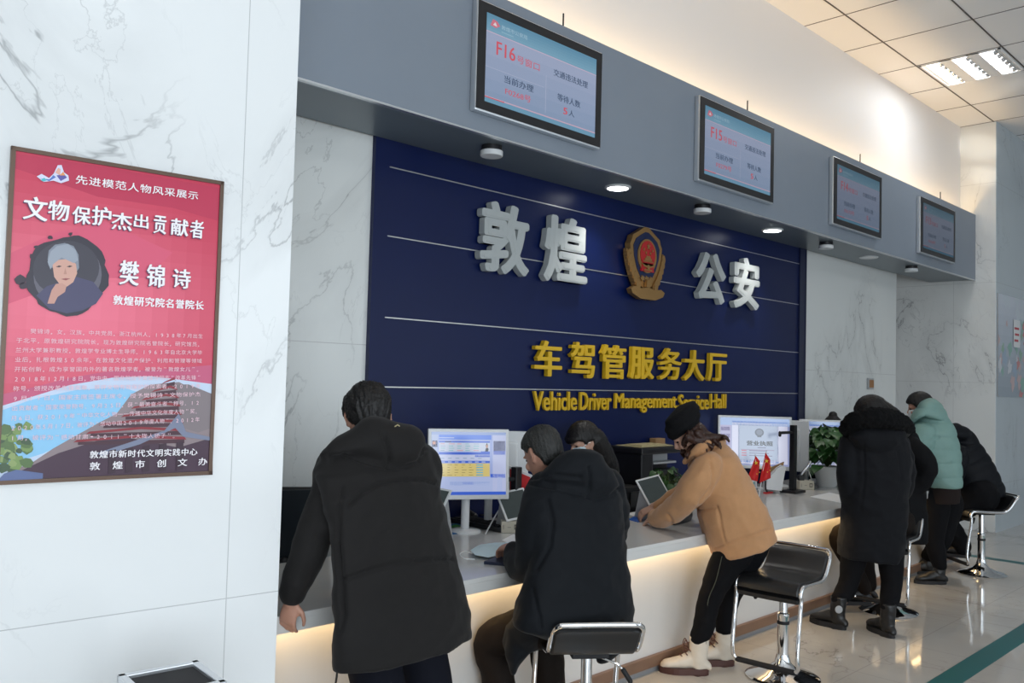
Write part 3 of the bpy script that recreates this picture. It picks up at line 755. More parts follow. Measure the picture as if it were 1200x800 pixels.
pp([(ic[0]+x, ic[1]+y) for x, y in ((-36, 24), (-24, 13), (-8, 8), (10, 2), (30, 8), (42, 22), (34, 34), (18, 42), (0, 45), (-20, 40))], lin(70, 66, 98)); a.up()
pp([z1(*q) for q in ((200, 600), (204, 560), (230, 534), (275, 526), (315, 540), (338, 580), (342, 640), (326, 666), (310, 600), (240, 606), (222, 640), (205, 628))], lin(128, 134, 146)); a.up()
pp([z1(*q) for q in ((222, 622), (240, 604), (300, 598), (328, 622), (334, 664), (318, 704), (290, 724), (258, 714), (232, 680))], lin(206, 158, 142)); a.up()
pp([z1(*q) for q in ((200, 612), (212, 565), (240, 540), (290, 530), (326, 560), (336, 606), (318, 618), (262, 592), (226, 622), (214, 646))], lin(150, 156, 168)); a.up()
for x in (252, 300): pp([z1(x-14, 634), z1(x, 628), z1(x+13, 632), z1(x, 637)], lin(70, 56, 58))
pp([z1(262, 690), z1(282, 686), z1(304, 688), z1(284, 696)], lin(150, 80, 80)); pp([z1(274, 668), z1(280, 640), z1(288, 668)], lin(186, 136, 122)); a.up()
pp([z1(*q) for q in ((205, 800), (222, 740), (240, 712), (268, 708), (288, 722), (282, 748), (250, 770), (236, 800))], lin(196, 146, 132)); a.up()
# small colourful flying figure
pp([z1(*q) for q in ((138, 218), (160, 206), (195, 226), (215, 205), (232, 166), (250, 165), (262, 200), (282, 214), (286, 238), (250, 250), (215, 238), (170, 244))], lin(214, 214, 236)); a.up()
for pts, c in ((((150, 226), (196, 232), (214, 212), (226, 222), (196, 240)), (86, 116, 190)), (((222, 200), (234, 178), (246, 184), (244, 214)), (222, 170, 150)), (((228, 214), (262, 206), (276, 224), (248, 240)), (90, 86, 160)), (((242, 214), (258, 196), (268, 214)), (224, 150, 90)), (((156, 236), (172, 224), (186, 236), (170, 242)), (80, 180, 190))):
    pp([z1(*q) for q in pts], lin(*c)); a.up()
# writing
WH, SHD = lin(240, 236, 240), lin(84, 50, 84)
def ptext(body, x0, x1, yl0, yl1, yr0, yr1, col, bold=0.0, per=False):
    """line of print: left end spans yl0..yl1, right end yr0..yr1 (photo pixels)"""
    ua, za1 = pq(x0, yl0); _, za0 = pq(x0, yl1); ub, zb1 = pq(x1, yr0); _, zb0 = pq(x1, yr1)
    n = len(body)
    h = ((za1-za0)+(zb1-zb0))/2
    for i, ch in enumerate(body):
        if ch == ' ': continue
        zc = za0+(zb0-za0)*(i/n); x = ua+(ub-ua)*i/n; w = (ub-ua)/n
        if ch in '，。、；':
            a.text(ch, x+.1*w, zc-.05*h, w*.25, h*.28, col)
        elif ch in '“”·': a.text(ch, x+.3*w, zc+(.7*h if ch != '·' else .4*h), w*.4, h*.25, col)
        elif ch == '—': a.rect(x+.05*w, zc+.42*h, x+.95*w, zc+.52*h, col)
        elif ch.isdigit(): a.em(ch, x+.22*w, zc+.06*h, h*1.12, col, bold)
        else: a.em(ch, x+.03*w, zc+.12*h, h*1.05, col, bold, w/(h*1.10))
a.up()
ptext('先进模范人物风采展示', *(lambda p, q: (p[0], q[0]))(z1(312, 0), z1(878, 0)), z1(0, 212)[1], z1(0, 252)[1], z1(0, 292)[1], z1(0, 332)[1], WH, .03)
def brush(body, spots, h, bold):
    for ch, (x, y, wd, hh) in zip(body, spots):
        for dx, col in ((-4, SHD), (0, WH)):
            if dx == 0: a.up()
            u_, z_ = pq(*z1(x+dx, y+hh-dx)); u2, z2 = pq(*z1(x+wd+dx, y-dx)); a.text(ch, u_, z_, u2-u_, z2-z_, col, .05)
brush('文物保护杰出贡献者', [(84, 322, 108, 92), (196, 340, 94, 76), (306, 366, 82, 68), (394, 366, 86, 76), (484, 396, 92, 66), (584, 402, 66, 52), (674, 408, 56, 74), (752, 424, 78, 66), (838, 430, 62, 72)], 0, .018)
brush('樊锦诗', [(524, 614, 86, 100), (646, 632, 80, 92), (762, 652, 80, 78)], 0, .018)
ptext('敦煌研究院名誉院长', zz(472, 0)[0], zz(862, 0)[0], zz(0, 2)[1], zz(0, 42)[1], zz(0, 28)[1], zz(0, 68)[1], WH, .07)
PK = lin(238, 200, 212)
lines = ['　樊锦诗，女，汉族，中共党员，浙江杭州人，1938年7月出生', '于北平，原敦煌研究院院长，现为敦煌研究院名誉院长，研究馆员，', '兰州大学兼职教授，敦煌学专业博士生导师。1963年自北京大学毕', '业后，扎根敦煌50余年，在敦煌文化遗产保护、利用和管理等领域', '开拓创新，成为享誉国内外的著名敦煌学者，被誉为“敦煌女儿”。', '2018年12月18日，党中央、国务院授予樊锦诗同志“改革先锋”', '称号，颁授改革先锋奖章，获评文物有效保护的探索者；2019年', '9月17日，国家主席签署主席令，授予樊锦诗“文物保护杰', '出贡献者”国家荣誉称号；9月25日，获“最美奋斗者”称号；12', '月6日，获2019年“中华文化人物——传播中华文化年度人物”奖；', '2020年5月17日，被评为“感动中国2019年度人物”；2012年', '1月，被评为“感动甘肃·2011”十大陇人骄子”。']
for i, ln in enumerate(lines):
    yl = 140+i*40.5 if i else 140; xa, xb = (68, 858) if i else (132-64, 858); ya = yl-(0 if i else 0)
    yr = 168+i*34.6
    xe = xb if i < 11 else 770
    ye = yr if i < 11 else 580
    ptext(ln.replace('　', '  '), zz(xa-i*1.2, 0)[0], zz(xe-i*1.2, 0)[0], zz(0, ya)[1], zz(0, ya+21)[1], zz(0, ye)[1], zz(0, ye+20)[1], PK)
ptext('敦煌市新时代文明实践中心', zz(388, 0)[0], zz(838, 0)[0], zz(0, 652)[1], zz(0, 682)[1], zz(0, 642)[1], zz(0, 672)[1], WH, .045)
ptext('敦 煌 市 创 文 办', zz(388, 0)[0], zz(880, 0)[0], zz(0, 698)[1], zz(0, 730)[1], zz(0, 680)[1], zz(0, 712)[1], WH, .045)
a.build('print', M['poster'], po)
pm_ = E0+tv*(u0_+u1_)/2; seat_root(po, (pm_.x, pm_.y, z0_))
# ================================================================== STOOLS
def make_stool(x, y, hs, ang, label):
    """S-seat bar stool; ang = world heading of its front (radians)"""
    t = thing('bar_stool', label, 'stool', 'chrome bar stools at the counter')
    Q = RZ(ang-PI/2, (x, y, 0))                        # local +y = front
    MB().lathe([(.205, 0), (.207, .006), (.19, .016), (.13, .032), (.075, .056), (.045, .085), (.036, .12), (.034, .13)], Q, 40).build('base', M['chrome'], t)
    o = MB().lathe([(.032, .10), (.032, .34), (.0335, .345), (.0335, .36), (.024, .365), (.024, hs-.04)], Q, 24).build('pole', M['chrome'], t)
    MB().lathe([(.034, .30), (.034, .318)], Q, 24).build('rubber_ring', M['matte_black'], o)
    # seat profile (y, z) from the front roll to the back lip
    pr = [(.205, -.085), (.213, -.045), (.200, -.012), (.165, 0), (.05, -.004), (-.07, -.006), (-.125, .012), (-.165, .055), (-.200, .105), (-.222, .125)]
    pth = smooth_path([V((0, a, b+hs)) for a, b in pr], 5)
    g = MB(); n = len(pth); rings = []
    for i, p in enumerate(pth):
        tg = (pth[min(i+1, n-1)]-pth[max(i-1, 0)]).normalized(); nn = tg.cross(V((1, 0, 0))).normalized()
        if nn.z < 0 and i > 3: nn = -nn
        wd = .178-.05*max(0, (i-(n-6))/5)**2.2; th = .017; rings.append([p+V((a*wd, 0, 0))+nn*(b*th) for a, b in ((-1, -.6), (-.96, -1), (0, -1.05), (.96, -1), (1, -.6), (1, .6), (.96, 1), (0, 1.25), (-.96, 1), (-1, .6))])
    vs, fs = loft(rings); g.add([Q @ v for v in vs], fs, True); s_ = g.build('seat', M['black_leather'], t)
    MB().box((-.08, -.08, hs-.045), (.08, .08, hs-.022), Q, .006).build('mount_plate', M['matte_black'], t)
    side = [V((0, a, b+hs)) for a, b in pr]
    fr = []
    low = [V((.188, .235, .30)), V((.188, .245, .19)), V((.188, .235, .14)), V((.165, .228, .115))]
    lip = [(.187, -.195, .098), (.180, -.222, .122), (.162, -.240, .138), (.13, -.246, .143)]
    L_ = [V((-a.x, a.y, a.z)) for a in low[::-1]]+[V((-.188, q.y, q.z)) for q in side[:-2]]+[V((-a_, b_, c_+hs)) for a_, b_, c_ in lip]+[V((a_, b_, c_+hs)) for a_, b_, c_ in lip[::-1]]+[V((.188, q.y, q.z)) for q in side[:-2][::-1]]+low
    MB().tube(smooth_path(L_, 4), .0115, 10, Q).build('tube_frame', M['chrome'], t)
    MB().tube([V((-.165, .228, .115)), V((.165, .228, .115))], .0155, 12, Q).build('footrest', M['matte_black'], t)
    lv = MB().tube([V((.03, .0, hs-.05)), V((.13, -.02, hs-.085)), V((.16, -.025, hs-.115))], .005, 8, Q).build('lever', M['chrome'], t)
    MB().tube([V((.155, -.024, hs-.11)), V((.185, -.03, hs-.155))], .011, 10, Q).build('lever_grip', M['matte_black'], lv)
    seat_root(t, (x, y, 0)); return t
p = at(688, 750, 3.72); ST_A = (p.x, p.y); make_stool(p.x, p.y, .535, math.radians(52), 'chrome stool with black seat under the seated man in the black parka')
p = on_z(917, 793, 0); make_stool(p.x, p.y, .565, math.radians(184), 'empty chrome stool with black leather S-shaped seat beside the tan coat')
p = on_z(1041, 716, 0); ST_C = (p.x, p.y); make_stool(p.x, p.y, .56, math.radians(188), 'chrome stool mostly hidden behind the long black fur-hooded coat')
p = on_z(1150, 672, 0); ST_D = (p.x, p.y); make_stool(p.x, p.y, .585, math.radians(138), 'farthest chrome stool, under the person in the black puffer jacket')

# ================================================================== THINGS ON THE COUNTER
def screen_art(kind, a):
    if kind == 'table':
        a.rect(0, 0, 1, 1, lin(164, 180, 232)); a.up(); bl, wh = lin(64, 104, 216), lin(184, 198, 240)
        a.rect(.0, .955, 1, 1, lin(150, 170, 220)); a.rect(.10, .88, .80, .955, lin(86, 130, 232)); a.rect(.10, .83, .78, .855, bl); a.rect(.1, .69, .78, .83, lin(204, 214, 234)); a.rect(.10, .64, .78, .675, bl)
        a.rect(.10, .545, .78, .635, lin(200, 208, 240)); a.rect(.10, .505, .78, .54, bl); a.rect(.09, .29, .78, .50, lin(226, 206, 130)); a.rect(.02, .05, .95, .285, wh); a.rect(.25, .15, .78, .21, lin(160, 180, 230)); a.rect(.42, .165, .56, .205, bl); a.rect(.0, .0, 1, .05, bl)
        a.rect(.82, .0501, 1, .955, lin(196, 204, 240)); a.rect(.83, .70, .99, .86, lin(34, 40, 70)); a.rect(.83, .64, .99, .70, lin(70, 106, 214)); a.rect(.79, .27, .99, .33, bl); a.rect(.0, .62, .08, .955, lin(176, 190, 226)); a.rect(.01, .76, .08, .86, lin(60, 50, 60)); a.rect(.58, .60, .78, .63, bl); a.rect(.66, .675, .78, .70, bl); a.up()
        a.rect(.015, .80, .055, .845, lin(206, 150, 132)); a.rect(.10, .90, .30, .912, wh); a.rect(.18, .835, .26, .85, lin(40, 50, 90))
        rr = random.Random(2)
        for i in range(5):
            for j in range(7): a.rect(.12+.095*j, .31+.04*i, .12+.095*j+.05*rr.random()+.015, .318+.04*i, lin(150, 140, 90)) if j < 6 else None
            a.rect(.60, .305+.04*i, .69, .325+.04*i, lin(120, 190, 220))
        for i in range(4):
            for j in range(5): a.rect(.12+.11*j, .70+.035*i, .16+.11*j+.04*rr.random(), .71+.035*i, rr.choice([lin(150, 170, 200), lin(120, 190, 200), lin(220, 150, 160)]))
        for j in range(6): a.rect(.12+.1*j, .575, .17+.1*j, .585, lin(130, 160, 190))
        for j in range(7): a.rect(.13+.09*j, .515, .18+.09*j, .53, wh)
        a.poly([(.715, .69), (.755, .69), (.765, .73), (.745, .76), (.725, .74)], lin(40, 40, 50)); a.up(); a.disc(.74, .775, .016, .03, lin(190, 150, 132)); a.poly([(.722, .78), (.74, .83), (.758, .78), (.74, .80)], lin(20, 20, 24))
    elif kind in ('licence', 'licence_dim'):
        a.rect(0, 0, 1, 1, lin(150, 158, 200)); a.up(); a.rect(.0, .84, 1, 1, lin(150, 176, 224)); a.rect(.0, .04, .16, .84, lin(166, 160, 200))
        for k in range(5): a.rect(.01, .12+.15*k, .14, .20+.15*k, lin(126, 120, 160))
        a.rect(.17, .04, .97, .90, lin(214, 216, 240)); a.rect(.17, .90, .97, .93, lin(90, 130, 214)); a.rect(.26, .10, .84, .86, lin(140, 156, 186)); a.rect(.26, .06, .84, .10, lin(66, 126, 200)); a.up()
        a.rect(.28, .12, .82, .84, lin(166, 180, 206)); a.up()
        a.disc(.565, .70, .065, .085, lin(70, 76, 92)); a.up(); a.disc(.565, .705, .045, .06, lin(110, 118, 138)); a.rect(.535, .60, .595, .625, lin(70, 76, 92))
        a.text('营业执照', .385, .42, .37, .10, lin(14, 14, 24), .10); a.rect(.54, .37, .66, .39, lin(110, 110, 140)); a.rect(.30, .32, .78, .34, lin(150, 140, 170))
        for k in range(3): a.rect(.31, .20+.05*k, .38, .22+.05*k, lin(196, 90, 110)); a.rect(.42, .20+.05*k, .75-.05*k, .22+.05*k, lin(120, 120, 150))
def monitor(label, c, ang, tilt, w, h, kind, mt, group='monitors on the counter desks', base=ZC-.002, rear=False, bz=.018, casing='white_plastic'):
    """c = centre of the glass, ang = world heading the screen faces"""
    t = thing('monitor', label, 'monitor', group)
    f = V((math.cos(ang)*math.cos(tilt), math.sin(ang)*math.cos(tilt), math.sin(tilt)))
    rx = V((0, 0, 1)).cross(f).normalized(); Q = frame(c, rx, f.cross(rx), f)
    MB().box((-w/2, -h/2, -.03), (w/2, h/2, 0), Q, .005).box((-w*.36, -h*.34, -.055), (w*.36, h*.34, -.028), Q, .01).build('casing', M[casing], t)
    a = Art(Q @ Matrix.Translation((-w/2+bz, -h/2+bz*1.4, .0004)) @ Matrix.Diagonal((w-2*bz, h-2.4*bz, 1, 1)), .0004)
    if kind: screen_art(kind, a)
    else: a.rect(0, 0, 1, 1, (.02, .02, .025))
    a.build('display', mt, t)
    b = V((c.x, c.y, 0))-V((f.x, f.y, 0)).normalized()*.06
    zc = c.z-.05
    MB().tube([V((b.x, b.y, base+.01)), V((b.x, b.y, zc))], .024, 14).build('stand', M[casing], t)
    MB().lathe([(.09, 0), (.09, .008), (.08, .014), (.03, .02)], Matrix.Translation((b.x, b.y, base)), 32).build('foot', M[casing], t)
    seat_root(t, (b.x, b.y, base)); return t
def face(pxy, D, turn=0.0):
    """heading that faces the camera from a pixel, turned by `turn` degrees"""
    p = at(*pxy, D); return math.atan2(-p.y, -p.x)+math.radians(turn)
c = at(549.5, 543.5, 4.85); monitor('front monitor with a blue and yellow spreadsheet lit on its screen', c, face((549, 543), 4.85, 12), math.radians(6), .462, .39, 'table', M['lcd'])
c = at(574, 540, 5.2); monitor('white monitor seen from its blank back, behind the spreadsheet monitor', c, face((574, 540), 5.2, 178), math.radians(5), .46, .37, None, M['screen_off'])
c = at(884.5, 518, 7.25); monitor('monitor showing a grey licence page, behind the little red flags', c, face((885, 518), 7.25, 8), math.radians(5), .60, .435, 'licence', M['lcd'])
c = at(913, 521, 7.62); monitor('white monitor back peeking out beside the licence monitor', c, face((913, 521), 7.6, 172), math.radians(3), .50, .44, None, M['screen_off'])
c = at(962, 521, 8.0); monitor('dimmer monitor with the licence page, behind the leafy plant', c, face((962, 521), 8.0, 8), math.radians(4), .38, .46, 'licence', M['lcd_dim'])

def slab(g, o, ax, ay, w, h, th, bev=.004):
    Q = frame(o, ax, ay); g.box((-w/2, -h/2, -th), (w/2, h/2, 0), Q, bev); return Q
def tablet(label, pxy, D, a1, a2, clip=None):
    """a1, a2 = pixel vectors (right, up, depth) of its two edges"""
    t = thing('tablet', label, 'tablet', 'tablets on grey stands')
    k = D/F; e1 = (cr*a1[0]+cu*a1[1]+cd*a1[2])*k; e2 = (cr*a2[0]+cu*a2[1]+cd*a2[2])*k
    o = at(*pxy, D); g = MB(); Q = slab(g, o, e1, e2, e1.length, e2.length, .008); g.build('casing', M['white_plastic'], t)
    a = Art(Q @ Matrix.Translation((0, 0, .0003)), .0002); x, y = e1.length/2-.012, e2.length/2-.012
    a.rect(-x, -y, x, y, (.05, .075, .07)); a.up(); a.rect(-x*.8, y*.45, -x*.1, y*.52, (.03, .045, .045)); a.rect(-x*.5, -y*.2, x*.5, -y*.14, (.04, .06, .06)); a.build('display', M['lcd_dark'], t)
    n = Q.to_3x3() @ V((0, 0, 1)); s1 = e1*.40
    bt = o-n*.01
    f1 = V((bt.x, bt.y, ZC))-n*.02; f1.z = ZC
    g = MB(); top = [bt-s1+e2*.25-n*.004, bt+s1+e2*.25-n*.004, bt+s1-e2*.3-n*.004, bt-s1-e2*.3-n*.004]
    nh = V((n.x, n.y, 0)).normalized()
    ft = [V((q.x, q.y, ZC))-nh*(.06 if i < 2 else -.01) for i, q in enumerate(top)]
    vs = top+ft; g.add(vs, [(0, 1, 2, 3), (7, 6, 5, 4), (0, 4, 5, 1), (1, 5, 6, 2), (2, 6, 7, 3), (3, 7, 4, 0)]); g.build('stand', M['grey_plastic'], t)
    seat_root(t, (o.x, o.y, ZC)); return t
tablet('white tablet on a grey stand in front of the black printer', (766.5, 573.5), 5.52, (30.5, 4, 20), (-13, 27, 16))
tablet('white tablet half hidden behind the seated man', (604, 590.5), 4.95, (33, 3.5, 20), (-14, 30, 16))
tablet('white tablet half hidden behind the charcoal coat', (508, 586), 4.6, (31, -2, -20), (13, 27, 16))

# keyboard, handset, leaflets
def onc(x, y, z=0.0): return on_z(x, y, ZC+z)
t = thing('keyboard', 'black keyboard lying under the spreadsheet monitor', 'keyboard')
k0, k1 = onc(545, 612), onc(590, 621)
g = MB(); ax = (k1-k0); mid = (k0+k1)/2; slab(g, V((mid.x, mid.y, ZC+.028)), (ax.x, ax.y, 0), (-ax.y, ax.x, .0), .44, .16, .026); g.build('key_case', M['black_plastic'], t)
Q = frame(V((mid.x, mid.y, ZC+.028)), (ax.x, ax.y, 0), (-ax.y, ax.x, 0)); g = MB()
for i in range(13):
    for j in range(4): g.box((-.20+i*.031, -.062+j*.032, 0), (-.175+i*.031, -.036+j*.032, .005), Q)
g.build('keys', M['matte_black'], t)
MB().tube(smooth_path([onc(590, 619, .02), onc(580, 604, .012), onc(562, 603, .01), onc(556, 596, .01)], 6), .006, 8).build('cable', M['black_plastic'], t); seat_root(t, (mid.x, mid.y, ZC))
t = thing('handset', 'black round-headed handset lying beside the charcoal coat sleeve', 'handset')
p = onc(533, 606); q = onc(556, 610)
MB().tube([V((p.x, p.y, ZC+.045)), V((p.x+.005, p.y, ZC+.046))], .038, 16).tube(smooth_path([V((p.x, p.y, ZC+.05)), (V((p.x, p.y, ZC+.06))+V((q.x, q.y, ZC+.04)))/2, V((q.x, q.y, ZC+.025))], 5), .022, 12).tube([V((p.x, p.y, ZC+.008)), V((p.x, p.y, ZC+.03))], .05, 16).build('grip', M['black_plastic'], t)
seat_root(t, (p.x, p.y, ZC))
def flat(name, label, cat, pts, mt, th=.003, z=0.0, group=None):
    t = thing(name, label, cat, group); q = [on_z(x, y, ZC+z) for x, y in pts]; c = sum(q, V())/len(q)
    g = MB(); n = len(q); vs = [V((v.x, v.y, ZC+z)) for v in q]+[V((v.x, v.y, ZC+z+th)) for v in q]
    g.add(vs, [list(range(n)), [n+i for i in range(n)]]+[(i, (i+1) % n, n+(i+1) % n, n+i) for i in range(n)]); g.build('cover', mt, t)
    return t, c
t, c = flat('leaflet', 'blue and green printed leaflet on the counter by the keyboard', 'leaflet', [(510, 619), (535, 613.5), (561, 622), (524, 627)], mat('blue_print', (.02, .13, .33), .5), .004)
g = MB(); q = [on_z(x, y, ZC+.0045) for x, y in ((516, 618), (535, 614.2), (548, 618), (530, 621))]; g.add([V(v) for v in q], [(0, 1, 2, 3)]); g.build('green_print', mat('green_print', (.06, .25, .05), .5), t)
g = MB(); q = [on_z(x, y, ZC+.0047) for x, y in ((531, 622), (543, 619.5), (550, 621.5), (536, 625))]; g.add([V(v) for v in q], [(0, 1, 2, 3)]); g.build('white_print', M['paper'], t); seat_root(t, (c.x, c.y, ZC))
t, c = flat('notebook', 'dark navy notebook on the counter under the mask', 'notebook', [(567, 661), (584, 654), (612, 656), (600, 664)], M['navy'], .014)
seat_root(t, (c.x, c.y, ZC))
t, c = flat('paper_slip', 'white paper slip on the counter by the seated man sleeve', 'paper', [(588, 633), (602, 626), (612, 632), (600, 638)], M['paper'], .002); seat_root(t, (c.x, c.y, ZC))
t, c = flat('paper_sheet', 'white sheet of paper on the counter below the potted plant', 'paper', [(949, 582), (972, 577), (998, 583), (990, 590)], M['paper'], .002); seat_root(t, (c.x, c.y, ZC))
t, c = flat('paper_sheet', 'small white sheet lying by the tan coat woman hands', 'paper', [(733, 602), (750, 599), (768, 603), (752, 607)], M['paper'], .002); seat_root(t, (c.x, c.y, ZC))
t, c = flat('card', 'blue card under the hands of the tan coat woman', 'card', [(737, 609), (746, 604), (757, 606), (748, 612)], mat('blue_card', (.015, .10, .42), .4), .006); seat_root(t, (c.x, c.y, ZC))
# face mask lying open with its loop
t = thing('face_mask', 'pale blue face mask lying on the counter by the notebook', 'mask')
q = [on_z(x, y, ZC) for x, y in ((551, 649), (560, 643.5), (580, 640), (598, 641), (603, 648), (592, 654), (572, 656), (556, 655))]; c = sum(q, V())/8
g = MB(); rings = [[V((c.x+(v.x-c.x)*s, c.y+(v.y-c.y)*s, ZC+.016+z+.006*math.sin(3*i))) for i, v in enumerate(q)] for s, z in ((.02, .022), (.5, .02), (.8, .012), (1, .003), (1, 0), (.6, 0))]
vs, fs = loft(rings); g.add(vs, fs, True); g.build('cover', M['mask'], t)
lp = [on_z(x, y, ZC+.018) for x, y in ((553, 648), (545, 646), (539, 649), (544, 654), (556, 655))]
MB().tube(smooth_path(lp, 5), .0025, 6).build('ear_loop', M['mask_white'], t); seat_root(t, (c.x, c.y, ZC))
# signature boxes
def sign_box(label, x, y, sc, flip=1):
    t = thing('pen_box', label, 'device', 'small cream boxes with pen holders'); p = onc(x, y)
    Q = RZ(math.radians(-50+10*flip), (p.x, p.y, ZC))
    MB().box((-.055*sc, -.04*sc, 0), (.055*sc, .04*sc, .065*sc), Q, .004).build('box_body', M['cream'], t)
    a = Art(Q @ Matrix.Translation((0, -.0405*sc, .0)) @ XZ, .0004); a.rect(.018*sc, .02*sc, .042*sc, .048*sc, (.12, .11, .09)); a.up(); a.rect(.023*sc, .026*sc, .037*sc, .042*sc, (.6, .56, .46)); a.rect(-.045*sc, .02*sc, -.04*sc, .045*sc, (.4, .36, .3)); a.rect(-.02*sc, .03*sc, .0, .034*sc, (.35, .32, .27)); a.build('printed_mark', M['print'], t)
    return t, p, Q
t, p, Q = sign_box('small cream pen box beside the seated man and the keyboard', 598, 623, 1.0)
MB().tube(smooth_path([onc(569, 625, .01), onc(575, 614, .04), onc(583, 600, .10), onc(588, 594, .13)], 6), .004, 6).tube(smooth_path([onc(588, 594, .13), onc(600, 600, .09), onc(610, 606, .06)], 5), .003, 6).build('white_cable', M['white_plastic'], t); seat_root(t, (p.x, p.y, ZC))
t, p, Q = sign_box('small cream pen box with a chrome clamp beside the potted plant', 943, 573, 1.15)
MB().tube(smooth_path([Q @ V((-.05, 0, .07)), Q @ V((-.02, 0, .14)), Q @ V((.03, 0, .20)), Q @ V((.05, .01, .23))], 5), .012, 10).tube([Q @ V((.03, .0, .065)), Q @ V((.035, .02, .17)), Q @ V((.10, .02, .0))], .005, 8).build('chrome_clamp', M['chrome'], t)
MB().box((-.06, -.02, .07), (-.01, .02, .12), Q, .008).build('pen_grip', M['black_plastic'], t); seat_root(t, (p.x, p.y, ZC))
# document cameras
def doc_camera(label, base, top, arm, D, h):
    t = thing('document_camera', label, 'camera', 'document cameras on black posts'); b = at(*base, D); tp = at(*top, D); e = at(*arm, D-.12)
    z0 = ZC
    MB().box((b.x-.09, b.y-.07, z0), (b.x+.09, b.y+.07, z0+.022), None, .006).build('foot', M['black_plastic'], t)
    g = MB().box((b.x-.025, b.y-.022, z0+.02), (b.x+.025, b.y+.022, tp.z), None, .006); g.build('post', M['black_plastic'], t)
    p = V((b.x, b.y, e.z)); g = MB().tube([p, e], .012, 10); g.tube([e+V((0, 0, .002)), e-V((0, 0, .02))], .012, 12); g.build('arm', M['matte_black'], t)
    seat_root(t, (b.x, b.y, z0))
doc_camera('short black document camera in front of the red desk sign', (604, 604), (603, 547), (579, 563), 5.03, .2)
doc_camera('tall black document camera beside the licence monitor', (929, 571), (929.5, 498), (914, 507), 7.1, .5)
# red desk sign with white border, wedge shaped
t = thing('desk_sign', 'red and white wedge desk sign behind the seated man face', 'sign')
p = at(611, 562, 5.08); kx = 5.08/F
def pt(x, y, dd=0): return at(x, y, 5.08+dd)
fr = [pt(596, 545), pt(624, 557), pt(620, 577), pt(596, 577)]; bk = [q+FH*.03 for q in fr]
g = MB(); g.add(fr+bk, [(0, 1, 2, 3), (7, 6, 5, 4), (0, 4, 5, 1), (1, 5, 6, 2), (2, 6, 7, 3), (3, 7, 4, 0)]); g.build('white_body', M['white_plastic'], t)
fr = [pt(597.5, 549, -.004), pt(621.5, 559, -.004), pt(617.5, 576.5, -.004), pt(597.5, 576.5, -.004)]; bk = [q+FH*.003 for q in fr]
g = MB(); g.add(fr+bk, [(0, 1, 2, 3), (7, 6, 5, 4), (0, 4, 5, 1), (1, 5, 6, 2), (2, 6, 7, 3), (3, 7, 4, 0)]); g.build('red_face', M['red_card'], t)
q = pt(608, 577); MB().tube([V((q.x+.02, q.y+.02, ZC)), V((q.x+.02, q.y+.02, q.z))], .02, 10).build('post', M['white_plastic'], t); seat_root(t, (q.x, q.y, ZC))
# paired little flags in a glass stand
def flag(label, foot, top, pts, D):
    t = thing('table_flag', label, 'flag', 'little red flags on the counter'); f = at(*foot, D); tp = at(*top, D)
    f.z = ZC+.002
    MB().tube([f, tp], .004, 8).build('pole', M['white_plastic'], t)
    nx, ny = 8, 8; vs = []; fs = []
    for j in range(ny+1):
        for i in range(nx+1):
            u, v = i/nx, j/ny; a_ = V((*pts[0], 0)).lerp(V((*pts[1], 0)), u); b_ = V((*pts[3], 0)).lerp(V((*pts[2], 0)), u); q = a_.lerp(b_, v)
            vs.append(at(q.x, q.y, D-.012+.012*math.sin(u*5+v*2)))
    for j in range(ny):
        for i in range(nx): k = j*(nx+1)+i; fs.append((k, k+1, k+nx+2, k+nx+1))
    g = MB(); g.add(vs, fs, True); o = g.build('cloth', M['red'], t); md = o.modifiers.new('th', 'SOLIDIFY'); md.thickness = .0015
    a = Art(Matrix.Identity(4)); aa = []
    c0 = V((*pts[0], 0)).lerp(V((*pts[1], 0)), .42).lerp(V((*pts[3], 0)).lerp(V((*pts[2], 0)), .42), .22)
    g = MB()
    for dx, dy, r in ((0, 0, 2.6), (4, 3, 1.0), (5, 7, 1.0), (4, 11, 1.0), (1, 13, 1.0)):
        sp = [at(c0.x+dx+(r if i % 2 == 0 else r*.4)*math.cos(PI/2+i*PI/5), c0.y+dy-(r if i % 2 == 0 else r*.4)*math.sin(PI/2+i*PI/5), D-.030) for i in range(10)]
        g.add(sp, [list(range(10))])
    s_ = g.build('star', M['yellow'], o); md = s_.modifiers.new('th', 'SOLIDIFY'); md.thickness = .002
    seat_root(t, f)
flag('little red flag with yellow stars, the left one of the pair', (887, 587), (885, 533), [(885.5, 534), (890.5, 540), (888, 564), (875.5, 561)], 6.72)
flag('little red flag with yellow stars, the right one of the pair', (889, 587), (898, 528), [(897, 530), (902.5, 538), (903, 560), (889.5, 566)], 6.68)
t = thing('pen_holder', 'clear glass tumbler with teal pens under the flags', 'cup'); p = onc(886, 589)
MB().lathe([(.033, 0), (.036, .10), (.036, .102), (.033, .102), (.030, .008)], Matrix.Translation((p.x+.04, p.y+.05, ZC)), 24).build('tumbler', M['glass'], t)
for k in range(3): MB().tube([V((p.x+.03+.012*k, p.y+.05, ZC+.012)), V((p.x+.02+.022*k, p.y+.055, ZC+.14))], .005, 8).build('pen', M['teal_pen'], t)
seat_root(t, (p.x+.04, p.y+.05, ZC))
t = thing('clip_stand', 'tiny black stand with a red foot beside the flags', 'clip'); p = onc(899, 578)
MB().tube(smooth_path([V((p.x-.03, p.y, ZC+.10)), V((p.x-.025, p.y, ZC+.04)), V((p.x, p.y, ZC+.012))], 4), .007, 8).build('stem', M['black_plastic'], t)
MB().box((p.x-.04, p.y-.015, ZC), (p.x+.07, p.y+.015, ZC+.012), None, .004).build('foot', M['red_card'], t); seat_root(t, (p.x, p.y, ZC))
t = thing('file_holder', 'white slanted file holder behind the little flags', 'holder')
pr_ = [(898, 573), (916, 575), (921, 547), (917, 545), (910, 550), (899, 562)]
